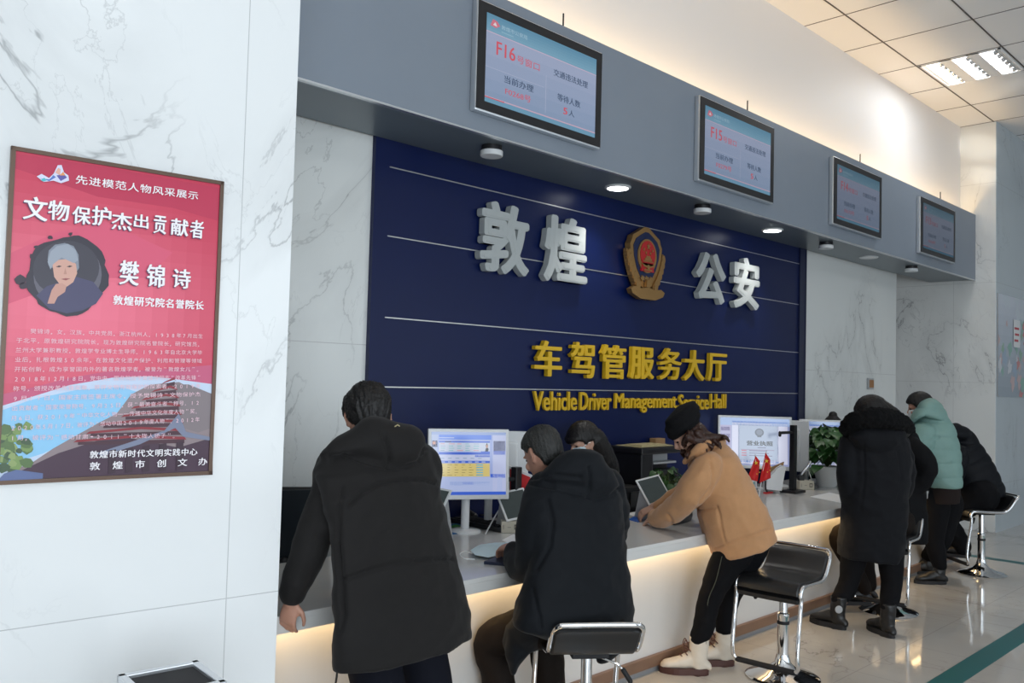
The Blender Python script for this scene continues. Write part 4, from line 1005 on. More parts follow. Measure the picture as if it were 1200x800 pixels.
fr = [at(x, y, 7.0) for x, y in pr_]; bk = [q+FH*.10 for q in fr]; n = len(fr)
g = MB(); g.add(fr+bk, [list(range(n)), [n+i for i in range(n)]]+[(i, (i+1) % n, n+(i+1) % n, n+i) for i in range(n)]); g.build('holder_body', M['white_plastic'], t)
fr = [at(x, y, 7.06) for x, y in ((902, 560), (918, 546), (919, 541), (903, 548))]; bk = [q+FH*.02 for q in fr]; g = MB(); g.add(fr+bk, [(0, 1, 2, 3), (7, 6, 5, 4), (0, 4, 5, 1), (1, 5, 6, 2), (2, 6, 7, 3), (3, 7, 4, 0)]); g.build('brown_file', M['brown_board'], t)
seat_root(t, at(907, 575, 7.05))

# plants
def leafy(label, px_, D, pots, n, R, seed, potm):
    t = thing('potted_plant', label, 'plant', 'leafy potted plants'); rr = random.Random(seed)
    b, rb, rt, hp = pots; 
    MB().lathe([(rb, 0), (rb*1.08, .01), (rt, hp), (rt*1.03, hp+.006), (rt*.92, hp+.006), (rt*.90, hp-.02)], Matrix.Translation(b), 32).build('pot', M[potm], t)
    MB().lathe([(rt*.9, 0), (rt*.5, .012), (.01, .014)], Matrix.Translation(b+V((0, 0, hp-.025))), 20).build('soil', M['soil'], t)
    c = b+V((0, 0, hp)); g = MB(); gs = MB()
    for i in range(n):
        th = rr.random()*2*PI; ph = rr.random(); el = -.35+1.75*ph**.8
        r = R*(.45+.6*rr.random()); d = V((math.cos(th)*math.cos(el), math.sin(th)*math.cos(el), math.sin(el)*.95)); tip = c+V((0, 0, R*.35))+d*r
        if tip.z < b.z+.03: tip.z = b.z+.03
        if i % 2 == 0: gs.tube(smooth_path([c, c.lerp(tip, .6)+V((0, 0, .05)), tip], 3), .003, 5)
        L = R*(.26+.2*rr.random()); fwd = (V((d.x, d.y, 0)).normalized()+V((0, 0, -.25-.5*rr.random()))).normalized() if d.xy.length > .1 else V((1, 0, 0))
        sd = fwd.cross(V((rr.random()-.5, rr.random()-.5, 1.2))).normalized(); up = sd.cross(fwd)
        prof = [(-.08, 0), (.06, .36), (.30, .46), (.62, .34), (.86, .14), (1.02, 0)]
        vs = []; 
        for k, (x, w_) in enumerate(prof):
            bend = -up*(x*x*L*.22)
            vs += [tip+fwd*(x*L)+sd*(w_*L)+up*(w_*L*.28)+bend, tip+fwd*(x*L)+bend, tip+fwd*(x*L)-sd*(w_*L)+up*(w_*L*.28)+bend]
        fs = []
        for k in range(len(prof)-1):
            q = k*3; fs += [(q, q+1, q+4, q+3), (q+1, q+2, q+5, q+4)]
        g.add(vs, fs, True)
    gs.build('stems', M['stem'], t); g.build('foliage', M['leaf'], t)
    seat_root(t, b)
p = onc(969, 569.5); leafy('leafy green plant in a round white pot on the far counter', None, 0, (V((p.x, p.y, ZC)), .075, .118, .17), 170, .27, 4, 'pot')

# printer on its cabinet by the blue panel, plant and board near it
p = at(763, 545, 6.3); px0 = V((p.x, p.y, 0))
t = thing('cabinet', 'low black cabinet holding the printer behind the counter', 'cabinet')
cw0, cw1 = at(721, 580, 6.0).x, p.x+.42; cy0 = p.y-.12; cy1 = min(YB-.03, p.y+.40)
zt_ = at(763, 566, 6.25).z
MB().box((cw0, cy0+.02, .0), (cw1, cy1, zt_), None, .006).build('carcass', M['matte_black'], t)
for k in range(2):
    d = MB().box((cw0+.02+k*(cw1-cw0)/2, cy0, .05), (cw0-.01+(k+1)*(cw1-cw0)/2, cy0+.018, zt_-.03), None, .004).build('door', M['black_plastic'], t)
    MB().tube([V(((cw0+cw1)/2-.07+k*.14, cy0-.012, .4)), V(((cw0+cw1)/2-.07+k*.14, cy0-.012, .5))], .006, 8).build('handle', M['silver'], d)
seat_root(t, (p.x, (cy0+cy1)/2, 0))
t = thing('printer', 'black office printer with paper on its lid in front of the blue panel', 'printer')
pz1 = at(763, 523, 6.25).z
py0, py1 = cy0+.03, cy1-.01; qx0, qx1 = p.x-.24, p.x+.22
MB().box((qx0, py0, zt_), (qx0+.14, py1, pz1-.02), None, .01).box((qx0+.14, py0+.10, zt_), (qx1, py1, pz1-.02), None, .01).box((qx0+.12, py0, zt_), (qx1, py1, zt_+.10), None, .01).box((qx0-.01, py0-.01, pz1-.05), (qx1+.01, py1, pz1), None, .012).build('body', M['black_plastic'], t)
MB().box((qx0+.16, py0+.01, zt_+.14), (qx1-.02, py0+.10, zt_+.155), None, .003).box((qx0+.16, py0+.09, zt_+.15), (qx1-.02, py0+.105, zt_+.25)).build('paper_tray', M['grey_plastic'], t)
seat_root(t, (p.x, (py0+py1)/2, zt_))
o = MB().box((qx0+.01, py0+.02, pz1+.001), (qx1-.05, py1-.06, pz1+.006)).box((qx0+.06, py0+.04, pz1+.006), (qx1-.1, py1-.1, pz1+.014), RZ(0)).build('paper_stack', M['buff_paper']); tag(o, 'buff papers lying on top of the black printer', 'paper')
o = MB().box((qx1+.03, py1-.06, zt_), (qx1+.15, py1, zt_+.30), None, .004).build('file_box', M['brown_board']); tag(o, 'brown file box standing beside the black printer', 'box')
b = at(792, 590, 5.75); leafy('dark green plant half hidden behind the tan sleeve', None, 0, (V((b.x, 3.40, ZC)), .055, .08, .11), 70, .15, 9, 'pot')

# chairs behind the counter
def office_chair(label, x, y, ang, bw, bh, zb, mt, arms=True):
    t = thing('office_chair', label, 'chair', 'office chairs behind the counter'); Q = RZ(ang-PI/2, (x, y, 0))
    for k in range(5):
        a_ = 2*PI*k/5; e = V((.29*math.cos(a_), .29*math.sin(a_), .07))
        MB().tube([V((0, 0, .11)), e], .022, 8, Q).build('leg', M['black_plastic'], t)
        MB().lathe([(.026, -.02), (.03, -.012), (.03, .012), (.026, .02)], Q @ Matrix.Translation((e.x, e.y, .031)) @ Matrix.Rotation(PI/2, 4, 'X'), 16).build('caster', M['matte_black'], t)
    MB().tube([V((0, 0, .1)), V((0, 0, .44))], .028, 12, Q).build('column', M['black_plastic'], t)
    MB().box((-.24, -.23, .44), (.24, .25, .51), Q, .03).build('seat', mt, t)
    vs = []; fs = []; n = 8
    rings = []
    for j in range(7):
        v = j/6; z = zb+bh*v; yy = -.24-.10*v+.03*math.sin(v*PI)
        bw_ = bw*(.72+.28*v); rings.append([V((bw_/2*(-1+2*i/n), yy-.05*(1-(2*i/n-1)**2), z)) for i in range(n+1)]+[V((bw_/2*(1-2*i/n), yy-.05*(1-(1-2*i/n)**2)-.02, z)) for i in range(n+1)])
    vs, fs = loft(rings); g = MB(); g.add([Q @ q for q in vs], fs, True); bk = g.build('backrest', mt, t)
    pth = [V((-bw*.36, -.25, zb)), V((-bw/2, -.345, zb+bh)), V((bw/2, -.345, zb+bh)), V((bw*.36, -.25, zb)), V((-bw*.36, -.25, zb))]
    MB().tube(pth, .014, 8, Q).build('back_frame', M['black_plastic'], bk)
    MB().tube(smooth_path([V((0, -.05, .43)), V((0, -.30, .46)), V((0, -.32, zb+.15))], 5), .022, 8, Q).build('spine', M['black_plastic'], t)
    if arms:
        for s in (-1, 1): MB().tube(smooth_path([V((s*.25, .05, .46)), V((s*.29, .05, .58)), V((s*.29, .0, .67)), V((s*.29, -.2, .68))], 5), .017, 8, Q).build('armrest', M['black_plastic'], t)
    seat_root(t, (x, y, 0))
p = at(375, 600, 4.35); office_chair('blue-black mesh chair behind the counter beside the pillar', p.x-.05, p.y+.25, math.radians(60), .48, .50, .60, M['mesh'])

# metal-topped bin at the foot of the picture
p = at(201, 800, 2.25); o = thing('waste_bin', 'dark metal-topped bin just showing at the bottom edge by the pillar', 'bin')
zb_ = on_y(201, 794, p.y).z; Q = RZ(TA, (p.x, p.y, 0))
MB().box((-.10, -.10, 0), (.10, .10, zb_-.02), Q, .008).build('bin_body', M['black_plastic'], o)
MB().box((-.105, -.105, zb_-.02), (.105, -.085, zb_), Q, .003).box((-.105, .085, zb_-.02), (.105, .105, zb_), Q, .003).box((-.105, -.105, zb_-.02), (-.085, .105, zb_), Q, .003).box((.085, -.105, zb_-.02), (.105, .105, zb_), Q, .003).build('metal_rim', M['silver'], o)
MB().box((-.09, -.09, zb_-.018), (.09, .09, zb_-.010), Q).build('lid', M['matte_black'], o); seat_root(o, (p.x, p.y, 0))
# ================================================================== PEOPLE
def fuse(name, parts, voxel, mt, parent, smooth=5, disp=None, decim=None):
    """union of overlapping closed shapes as ONE smooth surface, then cloth folds by disp(p, n) -> metres"""
    vs = []; fs = []
    for v, f in parts:
        n = len(vs); vs += [tuple(q) for q in v]; fs += [[i+n for i in g] for g in f]
    me = bpy.data.meshes.new(name); me.from_pydata(vs, [], fs)
    bm = bmesh.new(); bm.from_mesh(me); bmesh.ops.recalc_face_normals(bm, faces=bm.faces[:]); bm.to_mesh(me); bm.free()
    o = bpy.data.objects.new('tmp', me); C.objects.link(o)
    r = o.modifiers.new('r', 'REMESH'); r.mode = 'VOXEL'; r.voxel_size = voxel; r.adaptivity = 0
    if smooth: s = o.modifiers.new('s', 'SMOOTH'); s.factor = .5; s.iterations = smooth
    dg = bpy.context.evaluated_depsgraph_get(); out = bpy.data.meshes.new_from_object(o.evaluated_get(dg))
    bpy.data.objects.remove(o); bpy.data.meshes.remove(me); out.name = name; out.materials.clear()
    if disp:
        n = len(out.vertices); co = np.empty(n*3, np.float32); no = np.empty(n*3, np.float32)
        out.vertices.foreach_get('co', co); out.vertices.foreach_get('normal', no); co = co.reshape(-1, 3); no = no.reshape(-1, 3)
        d = np.array([disp(V(p), V(q)) for p, q in zip(co.tolist(), no.tolist())], np.float32)
        co = co+no*d[:, None]; out.vertices.foreach_set('co', co.ravel()); out.update()
    out.polygons.foreach_set('use_smooth', [True]*len(out.polygons)); out.update()
    return link(name, out, mt, parent)
def folds(amp, sx=5, sz=11, seed=0.0, fine=.35):
    def f(p, n):
        q = V((p.x*sx+seed, p.y*sx+seed*.7, p.z*sz+seed*1.3))
        a = 1-2.2*abs(mnoise.noise(q)); b = mnoise.noise(q*2.7)
        return amp*(a-.4)+amp*fine*b
    return f
def pdist(x, y, pl):
    best = 1e9
    for (x0, y0), (x1, y1) in zip(pl, pl[1:]):
        dx, dy = x1-x0, y1-y0; t = max(0, min(1, ((x-x0)*dx+(y-y0)*dy)/(dx*dx+dy*dy+1e-9)))
        best = min(best, math.hypot(x-x0-t*dx, y-y0-t*dy))
    return best
def seams(base, lines, wpx=2.2, dep=.007, puff=.0):
    """sewn seam grooves along lines traced on the cloth"""
    def f(p, n):
        d = base(p, n) if base else 0
        if n.dot(p-CO) < 0:
            x, y = px(p)
            for pl in lines:
                q = pdist(x, y, pl)
                if q < wpx*3: d -= dep*math.exp(-(q/wpx)**2)
        return d
    return f
def ring(xl, yl, xr, yr, D, h, dd=0.0, seg=36, e=.85, tilt=0.0):
    """cross-section whose left and right ends project to the two pixels; h = half depth along the view"""
    L, R = at(xl, yl, D-dd), at(xr, yr, D+dd); c = (L+R)/2; a1 = (R-L)/2; a2 = (FH+V((0, 0, tilt)))*h
    out = []
    for k in range(seg):
        t = 2*PI*k/seg; cs, sn = math.cos(t), math.sin(t)
        out.append(c+a1*(math.copysign(abs(cs)**e, cs))+a2*(math.copysign(abs(sn)**e, sn)))
    return out
def body_loft(rs):
    """rings with rounded end caps"""
    def shrink(r, s, off): c = sum(r, V())/len(r); return [c+(v-c)*s+off for v in r]
    c0, c1 = sum(rs[0], V())/len(rs[0]), sum(rs[1], V())/len(rs[1]); d0 = (c0-c1).normalized()
    ce, cf = sum(rs[-1], V())/len(rs[-1]), sum(rs[-2], V())/len(rs[-2]); d1 = (ce-cf).normalized()
    return loft([shrink(rs[0], .5, d0*.025), shrink(rs[0], .85, d0*.015)]+rs+[shrink(rs[-1], .93, d1*.004), shrink(rs[-1], .5, d1*.0)])
def tpx(pts, seg=18, n=5):
    """tube from (x px, y px, depth, radius m)"""
    P = smooth_path([at(a, b, d) for a, b, d, r in pts], n); R = smooth_vals([r for *_, r in pts], n)
    return tube(P, R, seg)
def twd(pts, seg=18, n=5):
    P = smooth_path([V(p) for p, r in pts], n); R = smooth_vals([r for p, r in pts], n); return tube(P, R, seg)
def pillow(outline, D, hf, hb, gx=0.0, gy=0.0, n=6):
    """closed cushion with the traced outline: bulges hf toward the viewer's side, hb away"""
    cx = sum(x for x, y in outline)/len(outline); cy = sum(y for x, y in outline)/len(outline); rings = []
    for i in range(-n, n+1):
        t = i/n*PI/2*.97; s = math.cos(t)**.8; dep = math.sin(t)*(hb if i > 0 else hf)
        rings.append([at(cx+(x-cx)*s, cy+(y-cy)*s, D+dep+gx*(x-cx)*s+gy*(y-cy)*s) for x, y in outline])
    return loft(rings)
def resample(outline, n=40):
    p = smooth_path([V((x, y, 0)) for x, y in outline+[outline[0]]], 6)[:-1]; return [(q.x, q.y) for q in p]
def ell(c, ax, ay, az, n=14, m=20):
    vs = []; fs = []
    rings = [[c+ax*(math.sin(t)*math.cos(2*PI*k/m))+ay*(math.sin(t)*math.sin(2*PI*k/m))+az*math.cos(t) for k in range(m)] for t in [PI*(.02+.96*i/n) for i in range(n+1)]]
    return loft(rings)
# ---- head: rings up the skull in its own frame (x = side, y = front, z = up)
SK = [(-.122, .016, .066, .020), (-.112, .036, .080, -.005), (-.095, .050, .087, -.03), (-.07, .062, .089, -.068), (-.04, .070, .090, -.088), (-.01, .074, .089, -.097), (.02, .0755, .090, -.101), (.05, .075, .089, -.101), (.08, .067, .077, -.092), (.102, .05, .055, -.072), (.116, .028, .028, -.044), (.121, .008, .004, -.02)]
def skull_rings(Q, grow=0.0, zlo=-1, zhi=1, front=None, seg=28, fs=1.0):
    out = []
    for z, w, f, b in SK:
        if z < zlo or z > zhi: continue
        ff = f+grow if front is None else front(z, f); bb = b-grow; ww = w+grow; c = (ff+bb)/2; d = (ff-bb)/2
        zz_ = z*(1+grow*5 if z > 0 else 1)
        out.append([Q @ V((ww*math.cos(2*PI*k/seg)*(1 if math.sin(2*PI*k/seg) < 0 else 1), c+d*math.sin(2*PI*k/seg), zz_)) for k in range(seg)])
    return out
def head_parts(Q, s=1.0):
    Q = Q @ Matrix.Scale(s, 4); P = [loft(skull_rings(Q))]
    X = Q.to_3x3() @ V((1, 0, 0)); Y = Q.to_3x3() @ V((0, 1, 0)); Z = Q.to_3x3() @ V((0, 0, 1)); q = lambda x, y, z: Q @ V((x, y, z))
    P.append(tube([q(0, .086, .012), q(0, .098, -.008), q(0, .108, -.026), q(0, .100, -.036)], [.008*s, .010*s, .0135*s, .011*s], 12))
    for e in (-1, 1):
        P.append(ell(q(e*.010, .094, -.034), X*.008, Y*.009, Z*.007, 8, 10))
        P.append(tube([q(e*.012, .089, .018), q(e*.035, .087, .021), q(e*.054, .074, .014)], [.007*s, .008*s, .006*s], 8))
        P.append(ell(q(e*.042, .070, -.035), X*.022, Y*.018, Z*.022, 8, 12))
        a = (Y*-.35+X*e).normalized()
        P.append(ell(q(e*.083, -.014, -.010), a*.010, Y*-.017+X*e*.012, Z*.033, 10, 14)); P.append(ell(q(e*.079, -.004, -.036), a*.009, Y*.010, Z*.013, 8, 10))
    P.append(tube([q(-.022, .084, -.060), q(0, .093, -.058), q(.022, .084, -.060)], [.004*s, .0062*s, .004*s], 8)); P.append(tube([q(-.020, .084, -.068), q(0, .092, -.069), q(.020, .084, -.068)], [.004*s, .007*s, .004*s], 8))
    P.append(ell(q(0, .080, -.100), X*.022, Y*.014, Z*.015, 8, 12))
    return P
def eyes(Q, parent, s=1.0):
    for e in (-1, 1):
        MB().add(*ell(Q @ V((e*.032*s, .0775*s, .001*s)), Q.to_3x3() @ V((.012*s, 0, 0)), Q.to_3x3() @ V((0, .010*s, 0)), Q.to_3x3() @ V((0, 0, .007*s)), 8, 12), True).build('eye', M['eye'], parent)
def hair_short(Q, s=1.0, drop=-.075, front=.045, grow=.013, side=.0):
    """hair as a second skin on the skull: raised above the hairline, sunk into the head below it"""
    Q = Q @ Matrix.Scale(s, 4); R = []; n = 34; m_ = 48
    key = [(0, front+.012), (.6, front+.006), (1.05, front-.005), (1.30, side-.012), (1.50, side+.004), (1.68, side), (1.9, side-.05), (2.3, drop+.006), (PI, drop)]
    def zh(a):
        a = abs(a)
        for (a0, z0), (a1, z1) in zip(key, key[1:]):
            if a <= a1: t = (a-a0)/(a1-a0); return z0+(z1-z0)*t*t*(3-2*t)
        return drop
    for i in range(n+1):
        z = -.119+.2395*i/n; k = max(j for j in range(len(SK)) if SK[j][0] <= z+1e-6); k2 = min(k+1, len(SK)-1)
        t = (z-SK[k][0])/max(1e-6, SK[k2][0]-SK[k][0]); w, f, b = [SK[k][j]*(1-t)+SK[k2][j]*t for j in (1, 2, 3)]
        c, d = (f+b)/2, (f-b)/2; r = []
        for q in range(m_):
            a = 2*PI*q/m_; a_ = (a+PI) % (2*PI)-PI
            u = max(0, min(1, (z-zh(a_)+.004)/.022)); u = u*u*(3-2*u); o = -.012+(grow+.012)*u
            top = max(0, (z-.07)/.05)
            r.append(Q @ V(((w+o*(1-.5*top))*math.sin(a), c+(d+o*(1-.5*top))*math.cos(a), z+o*top)))
        R.append(r)
    return loft(R)
def strands(amp, Q, fr=55):
    amp *= 1.15
    Qi = Q.inverted()
    def f(p, n):
        q = Qi @ p; a = math.atan2(q.x, q.y+.02); return amp*(mnoise.noise(V((a*9, q.z*8, fr*.02)))+.8*mnoise.noise(V((a*26, q.z*12, 3)))+.5*mnoise.noise(V((a*55, q.z*30, 5))))
    return f
def hand_parts(wr, d, nrm, side, s=1.0, curl=.5, thumb=.7, spread=.06):
    """wr wrist, d toward the fingers, nrm out of the back of the hand, side toward the thumb"""
    d = V(d).normalized(); nrm = (V(nrm)-d*V(nrm).dot(d)).normalized(); sd = d.cross(nrm).normalized()
    if sd.dot(V(side)) < 0: sd = -sd
    q = lambda a, b, c: wr+d*(a*s)+sd*(b*s)+nrm*(c*s); P = []
    R = []
    for a, w, t in ((-.02, .026, .019), (.01, .028, .018), (.035, .036, .017), (.06, .041, .0155), (.082, .041, .013), (.092, .038, .010)):
        R.append([q(a, w*math.cos(k*PI/10), t*math.sin(k*PI/10)) for k in range(20)])
    P.append(loft(R))
    for i, (b, L) in enumerate(((.030, .072), (.010, .080), (-.010, .074), (-.029, .058))):
        o = q(.078, b, 0); ang = 0; pts = [q(.055, b*.9, 0), o]; cur = o; rad = [.0095*s, .0095*s]
        for j, fr in enumerate((.45, .32, .23)):
            ang += curl*(.75, 1.0, .8)[j]; dr = d*math.cos(ang)-nrm*math.sin(ang)+sd*(spread*(1.5-i)*.6)
            cur = cur+dr.normalized()*(L*fr*s); pts.append(cur); rad.append((.0088, .0082, .0070)[j]*s)
        P.append(tube(pts, rad, 10))
    t0 = q(.018, .026, -.004); t1 = t0+(d*.55+sd*.75-nrm*.35*thumb).normalized()*(.036*s); t2 = t1+(d*.85+sd*.3-nrm*.4*thumb).normalized()*(.032*s); t3 = t2+(d*.95-sd*.05-nrm*.5*thumb).normalized()*(.024*s)
    P.append(tube([q(.0, .012, -.002), t0, t1, t2, t3], [.014*s, .0145*s, .011*s, .0098*s, .008*s], 10))
    return P
def shoe(parent, name, heel, ang, L=.27, W=.10, shaft=.10, sr=.055, mt='boot_black', sole='matte_black', tilt=0.0, lacing=False, sole_h=.028, lean=0.0):
    """boot or shoe with its heel at heel (world), toe toward ang"""
    Q = Matrix.Translation(heel) @ Matrix.Rotation(ang, 4, 'Z') @ Matrix.Rotation(-tilt, 4, 'Y')       # local x = toe
    prof = [(.0, .026, .055), (.03, .034, .085), (.07, .036, .10), (.11, .037, .098), (.15, .042, .080), (.19, .047, .062), (.23, .045, .052), (.255, .034, .042), (.27, .016, .028)]
    k = L/.27; R = []
    for x, w, h in prof:
        w *= W/.094; R.append([Q @ V((x*k, w*math.cos(a), sole_h*.8+(h-.01)*.5+(h)*.5*math.sin(a)*(1 if math.sin(a) > 0 else .9))) for a in [2*PI*j/20 for j in range(20)]])
    parts = [body_loft(R)]
    if shaft > 0: parts.append(loft([[Q @ V((x+sr*q*math.cos(2*PI*j/20), sr*q*.86*math.sin(2*PI*j/20), z)) for j in range(20)] for x, z, q in ((.055*k, .035, .8), (.057*k, .08, .95), (.055*k, .12, .98), (.050*k, .10+shaft*.6, 1.0), (.048*k, .10+shaft, 1.03))]))
    up = fuse(name, parts, .006, M[mt], parent, 5, folds(.0022, 14, 20, heel.x*5))
    ol = []
    for j in range(28):
        a = 2*PI*j/28; x = L/2+.008*k*0+(L/2+.008)*math.cos(a); t = x/L; w = (.040 if t < .4 else .040+.013*math.sin((t-.4)/.6*PI))*(W/.094)
        ol.append((x, w*math.copysign(abs(math.sin(a))**.75, math.sin(a))))
    g = MB(); g.prism(ol, 0, sole_h, Q)
    if sole_h > .025: g.prism([(x, y) for x, y in ol if x < L*.36]+[(L*.36, -.03), (L*.36, .03)][::1] if False else [(x*.36, y*.95) for x, y in ol], -.0, .004, Q)
    g.build('sole', M[sole], up)
    if lacing:
        for j in range(5):
            z = .075+.022*j; x = (.135-.018*j)*k
            MB().tube([Q @ V((x+.02, -.030, z-.008)), Q @ V((x+.045, 0, z+.012)), Q @ V((x+.02, .030, z-.008))], .0032, 6).build('lace', M['lace'], up)
        for e in (-1, 1): MB().tube(smooth_path([Q @ V((.09*k+.02, e*.004, .16)), Q @ V((.13*k, e*.02, .19)), Q @ V((.14*k, e*.03, .155)), Q @ V((.11*k, e*.02, .14))], 5), .003, 6).build('lace_loop', M['lace'], up)
    return up
def ank_of(heel, ang, z=.12, L=.265): return V((heel.x+.052*L/.27*math.cos(ang), heel.y+.052*L/.27*math.sin(ang), z))
def heel_of(a_, ang, dz=.10): return V((a_.x-.05*math.cos(ang), a_.y-.05*math.sin(ang), a_.z-dz))
def hfr(c, fwd, up=(0, 0, 1)):
    f = V(fwd).normalized(); u = V(up); u = (u-f*u.dot(f)).normalized(); x = f.cross(u)
    Q = Matrix((x, f, u)).transposed().to_4x4(); Q.translation = c; return Q
def person(label, group=None): return thing('person', label, 'person', group)
def finish(t, foot): seat_root(t, (foot.x, foot.y, 0))
FWD = V((0, 1, 0))

# ---- 1: man in the charcoal coat, standing, bent over the counter, left hand on its edge
t = person('person in a long charcoal hooded coat leaning on the counter beside the poster pillar')
D = 3.23
hd = at(430, 489, 3.42); Q = hfr(hd, -RH*.30+FH*.85+V((0, 0, -.62)), (0, 0, 1))
ft = [V((1.93, 2.40, 0)), V((2.22, 2.44, 0))]; hips = [at(434, 695, 3.18), at(484, 690, 3.32)]
wrist = at(347, 704, 3.20)
body = head_parts(Q, .97)+[twd([(hd+V((0, 0, -.02))-FH*.03, .06), (at(440, 520, 3.36), .062), (at(448, 545, 3.3), .09)]), twd([(at(448, 545, 3.3), .09), (at(455, 620, 3.27), .10), (at(460, 680, 3.26), .11)])]
for h, f in zip(hips, ft): body.append(twd([(h, .07), ((h+f)/2+V((0, .03, 0)), .062), (f+V((0, -.03, .10)), .042), (f+V((0, -.02, .03)), .04)]))
body += [tpx([(390, 548, 3.14, .04), (373, 615, 3.08, .038), (356, 660, 3.07, .034), (341, 704, 3.07, .028)])]
body += hand_parts(at(341, 704, 3.07), at(334, 742, 3.075)-at(341, 704, 3.07), -FH*.9-RH*.2+V((0, 0, .25)), RH, .86, .42, .5)
body += [tpx([(497, 560, 3.42, .042), (498, 600, 3.52, .04), (496, 620, 3.64, .036), (490, 625, 3.74, .03)])]+hand_parts(at(490, 625, 3.74), FH*.5-RH*.6-V((0, 0, .25)), V((0, 0, 1)), -RH, .95, .45)
bo = fuse('body', body, .0055, M['skin_red'], t, 3); eyes(Q, bo, .97)
R = [ring(402, 518, 492, 514, 3.33, .10, .08), ring(381, 536, 508, 527, 3.29, .145, .14), ring(371, 556, 515, 547, 3.26, .16, .17), ring(379, 585, 518, 575, 3.23, .168, .19), ring(389, 625, 524, 612, 3.23, .168, .19), ring(392, 665, 533, 648, 3.23, .17, .19), ring(391, 710, 543, 686, 3.23, .175, .20), ring(391, 750, 551, 720, 3.22, .18, .22), ring(391.5, 781, 554, 744, 3.22, .182, .22)]
coat = [body_loft(R), tpx([(395, 543, 3.16, .08), (386, 578, 3.10, .068), (373, 615, 3.08, .066), (360, 650, 3.07, .063), (349, 678, 3.07, .053), (343, 694, 3.07, .046)]), tpx([(494, 545, 3.42, .08), (497, 590, 3.50, .072), (497, 622, 3.6, .062), (492, 628, 3.70, .05)])]
hood = resample([(372, 532), (392, 515), (414, 500), (430, 487), (450, 487), (466, 494), (489, 501), (498, 512), (499, 526), (491, 541), (474, 546), (458, 548), (432, 542), (402, 532), (376, 536)])
coat.append(pillow(hood, 3.20, .085, .12, .0015))
coat.append(pillow(resample([(367, 566), (370, 545), (384, 534), (392, 545), (384, 562), (372, 570)]), 3.10, .05, .05))
sm = seams(folds(.0065, 6, 9, 1.0), [[(402, 532), (432, 543), (458, 549), (474, 547), (491, 541), (499, 526)], [(455, 548), (456, 530), (449, 508)], [(409, 592), (425, 576), (445, 566), (475, 562), (498, 563), (514, 568)], [(400, 680), (430, 670), (465, 660), (495, 656), (530, 655)], [(402, 570), (398, 600), (397, 650), (399, 690), (402, 715)], [(398, 640), (403, 690), (404, 720), (398, 740)]], 2.1, .013)
co_ = fuse('coat', coat, .0085, M['coat_a'], t, 5, sm)
g = MB()
for (a_, b_) in (((392.5, 748), (397.5, 741)), ((393, 753), (398.5, 746))): g.tube([at(*a_, 2.985), at(*b_, 2.985)], .0028, 6)
g.build('white_flash', M['mask_white'], co_)
MB().tube([at(463, 499.5, 3.115), at(466, 497.5, 3.115), at(468, 499, 3.12)], .0022, 6).build('hood_mark', M['buff_paper'], co_)
q0 = at(394, 778, 3.0); MB().tube(smooth_path([q0, at(395, 788, 3.0), at(393.5, 800, 3.0)], 3), .004, 6).build('drawcord', M['matte_black'], co_)
tr = []
for h, f in zip(hips, ft): tr.append(twd([(h+V((0, 0, .0)), .10), (h+V((0, 0, -.08)), .105), ((h+f)/2+V((0, .02, 0)), .092), (f+V((0, .0, .14)), .078), (f+V((0, .0, .05)), .08)]))
fuse('trousers', tr, .010, M['trouser_navy'], t, 4, folds(.004, 8, 10, 2))
for f in ft: shoe(t, 'shoe', f+V((0, -.07, 0)), PI/2, .27, .10, .03, .05)
ha = fuse('hair', [hair_short(Q, 1.0, -.085, .04, .017), ell(Q @ V((0, -.05, .03)), Q.to_3x3() @ V((.088, 0, 0)), Q.to_3x3() @ V((0, .075, 0)), Q.to_3x3() @ V((0, 0, .10)))], .006, M['hair'], t, 3, strands(.007, Q))
finish(t, (ft[0]+ft[1])/2)

# ---- 2: seated man in the black parka
t = person('person with short greying hair in a black hooded parka seated on a stool')
hd = at(636, 531, 3.98); Q = hfr(hd, -RH*.58+FH*.74+V((0, 0, -.55)), (0, 0, 1))
sx, sy = ST_A
hips = [at(672, 722, 3.70), at(706, 725, 3.78)]; kn = [at(577, 752, 3.98), at(640, 742, 4.05)]
ank = [at(590, 838, 3.98), at(645, 828, 4.06)]
body = head_parts(Q, .98)+[twd([(hd+V((0, 0, -.03))+RH*.02, .06), (at(652, 556, 3.96), .062), (at(662, 578, 3.9), .09)]), twd([(at(664, 580, 3.90), .09), (at(672, 640, 3.84), .10), (at(685, 700, 3.78), .11)])]
for h, k, a_ in zip(hips, kn, ank): body.append(twd([(h, .07), ((h+k)/2, .078), (k, .06), ((k+a_)/2, .055), (a_, .04), (a_+V((0, 0, -.06)), .035)]))
wr = at(603, 641, 4.06)
body += [tpx([(630, 590, 3.78, .04), (627, 642, 3.73, .036), (610, 657, 3.90, .032), (603, 641, 4.06, .026)])]+hand_parts(wr, -RH*.55+FH*.6+V((0, 0, -.12)), V((0, 0, 1))-RH*.4, RH*-.2+FH, .95, .6, .8)
body += [tpx([(722, 590, 4.0, .042), (715, 640, 4.15, .05), (670, 640, 4.3, .042), (640, 634, 4.36, .028)])]+hand_parts(at(640, 634, 4.36), -RH*.8+FH*.3+V((0, 0, -.15)), V((0, 0, 1)), -FH, .95, .5)
bo = fuse('body', body, .0055, M['skin_red'], t, 3); eyes(Q, bo, .98)
R = [ring(637, 552, 704, 540, 3.92, .10, .05), ring(620, 572, 722, 560, 3.88, .14, .08), ring(614, 600, 728, 585, 3.86, .165, .11), ring(622, 640, 732, 628, 3.82, .17, .12), ring(614, 680, 737, 668, 3.78, .18, .14), ring(605, 705, 742, 705, 3.75, .20, .15), ring(600, 730, 742, 727, 3.75, .20, .15), ring(632, 742, 737, 738, 3.77, .18, .13)]
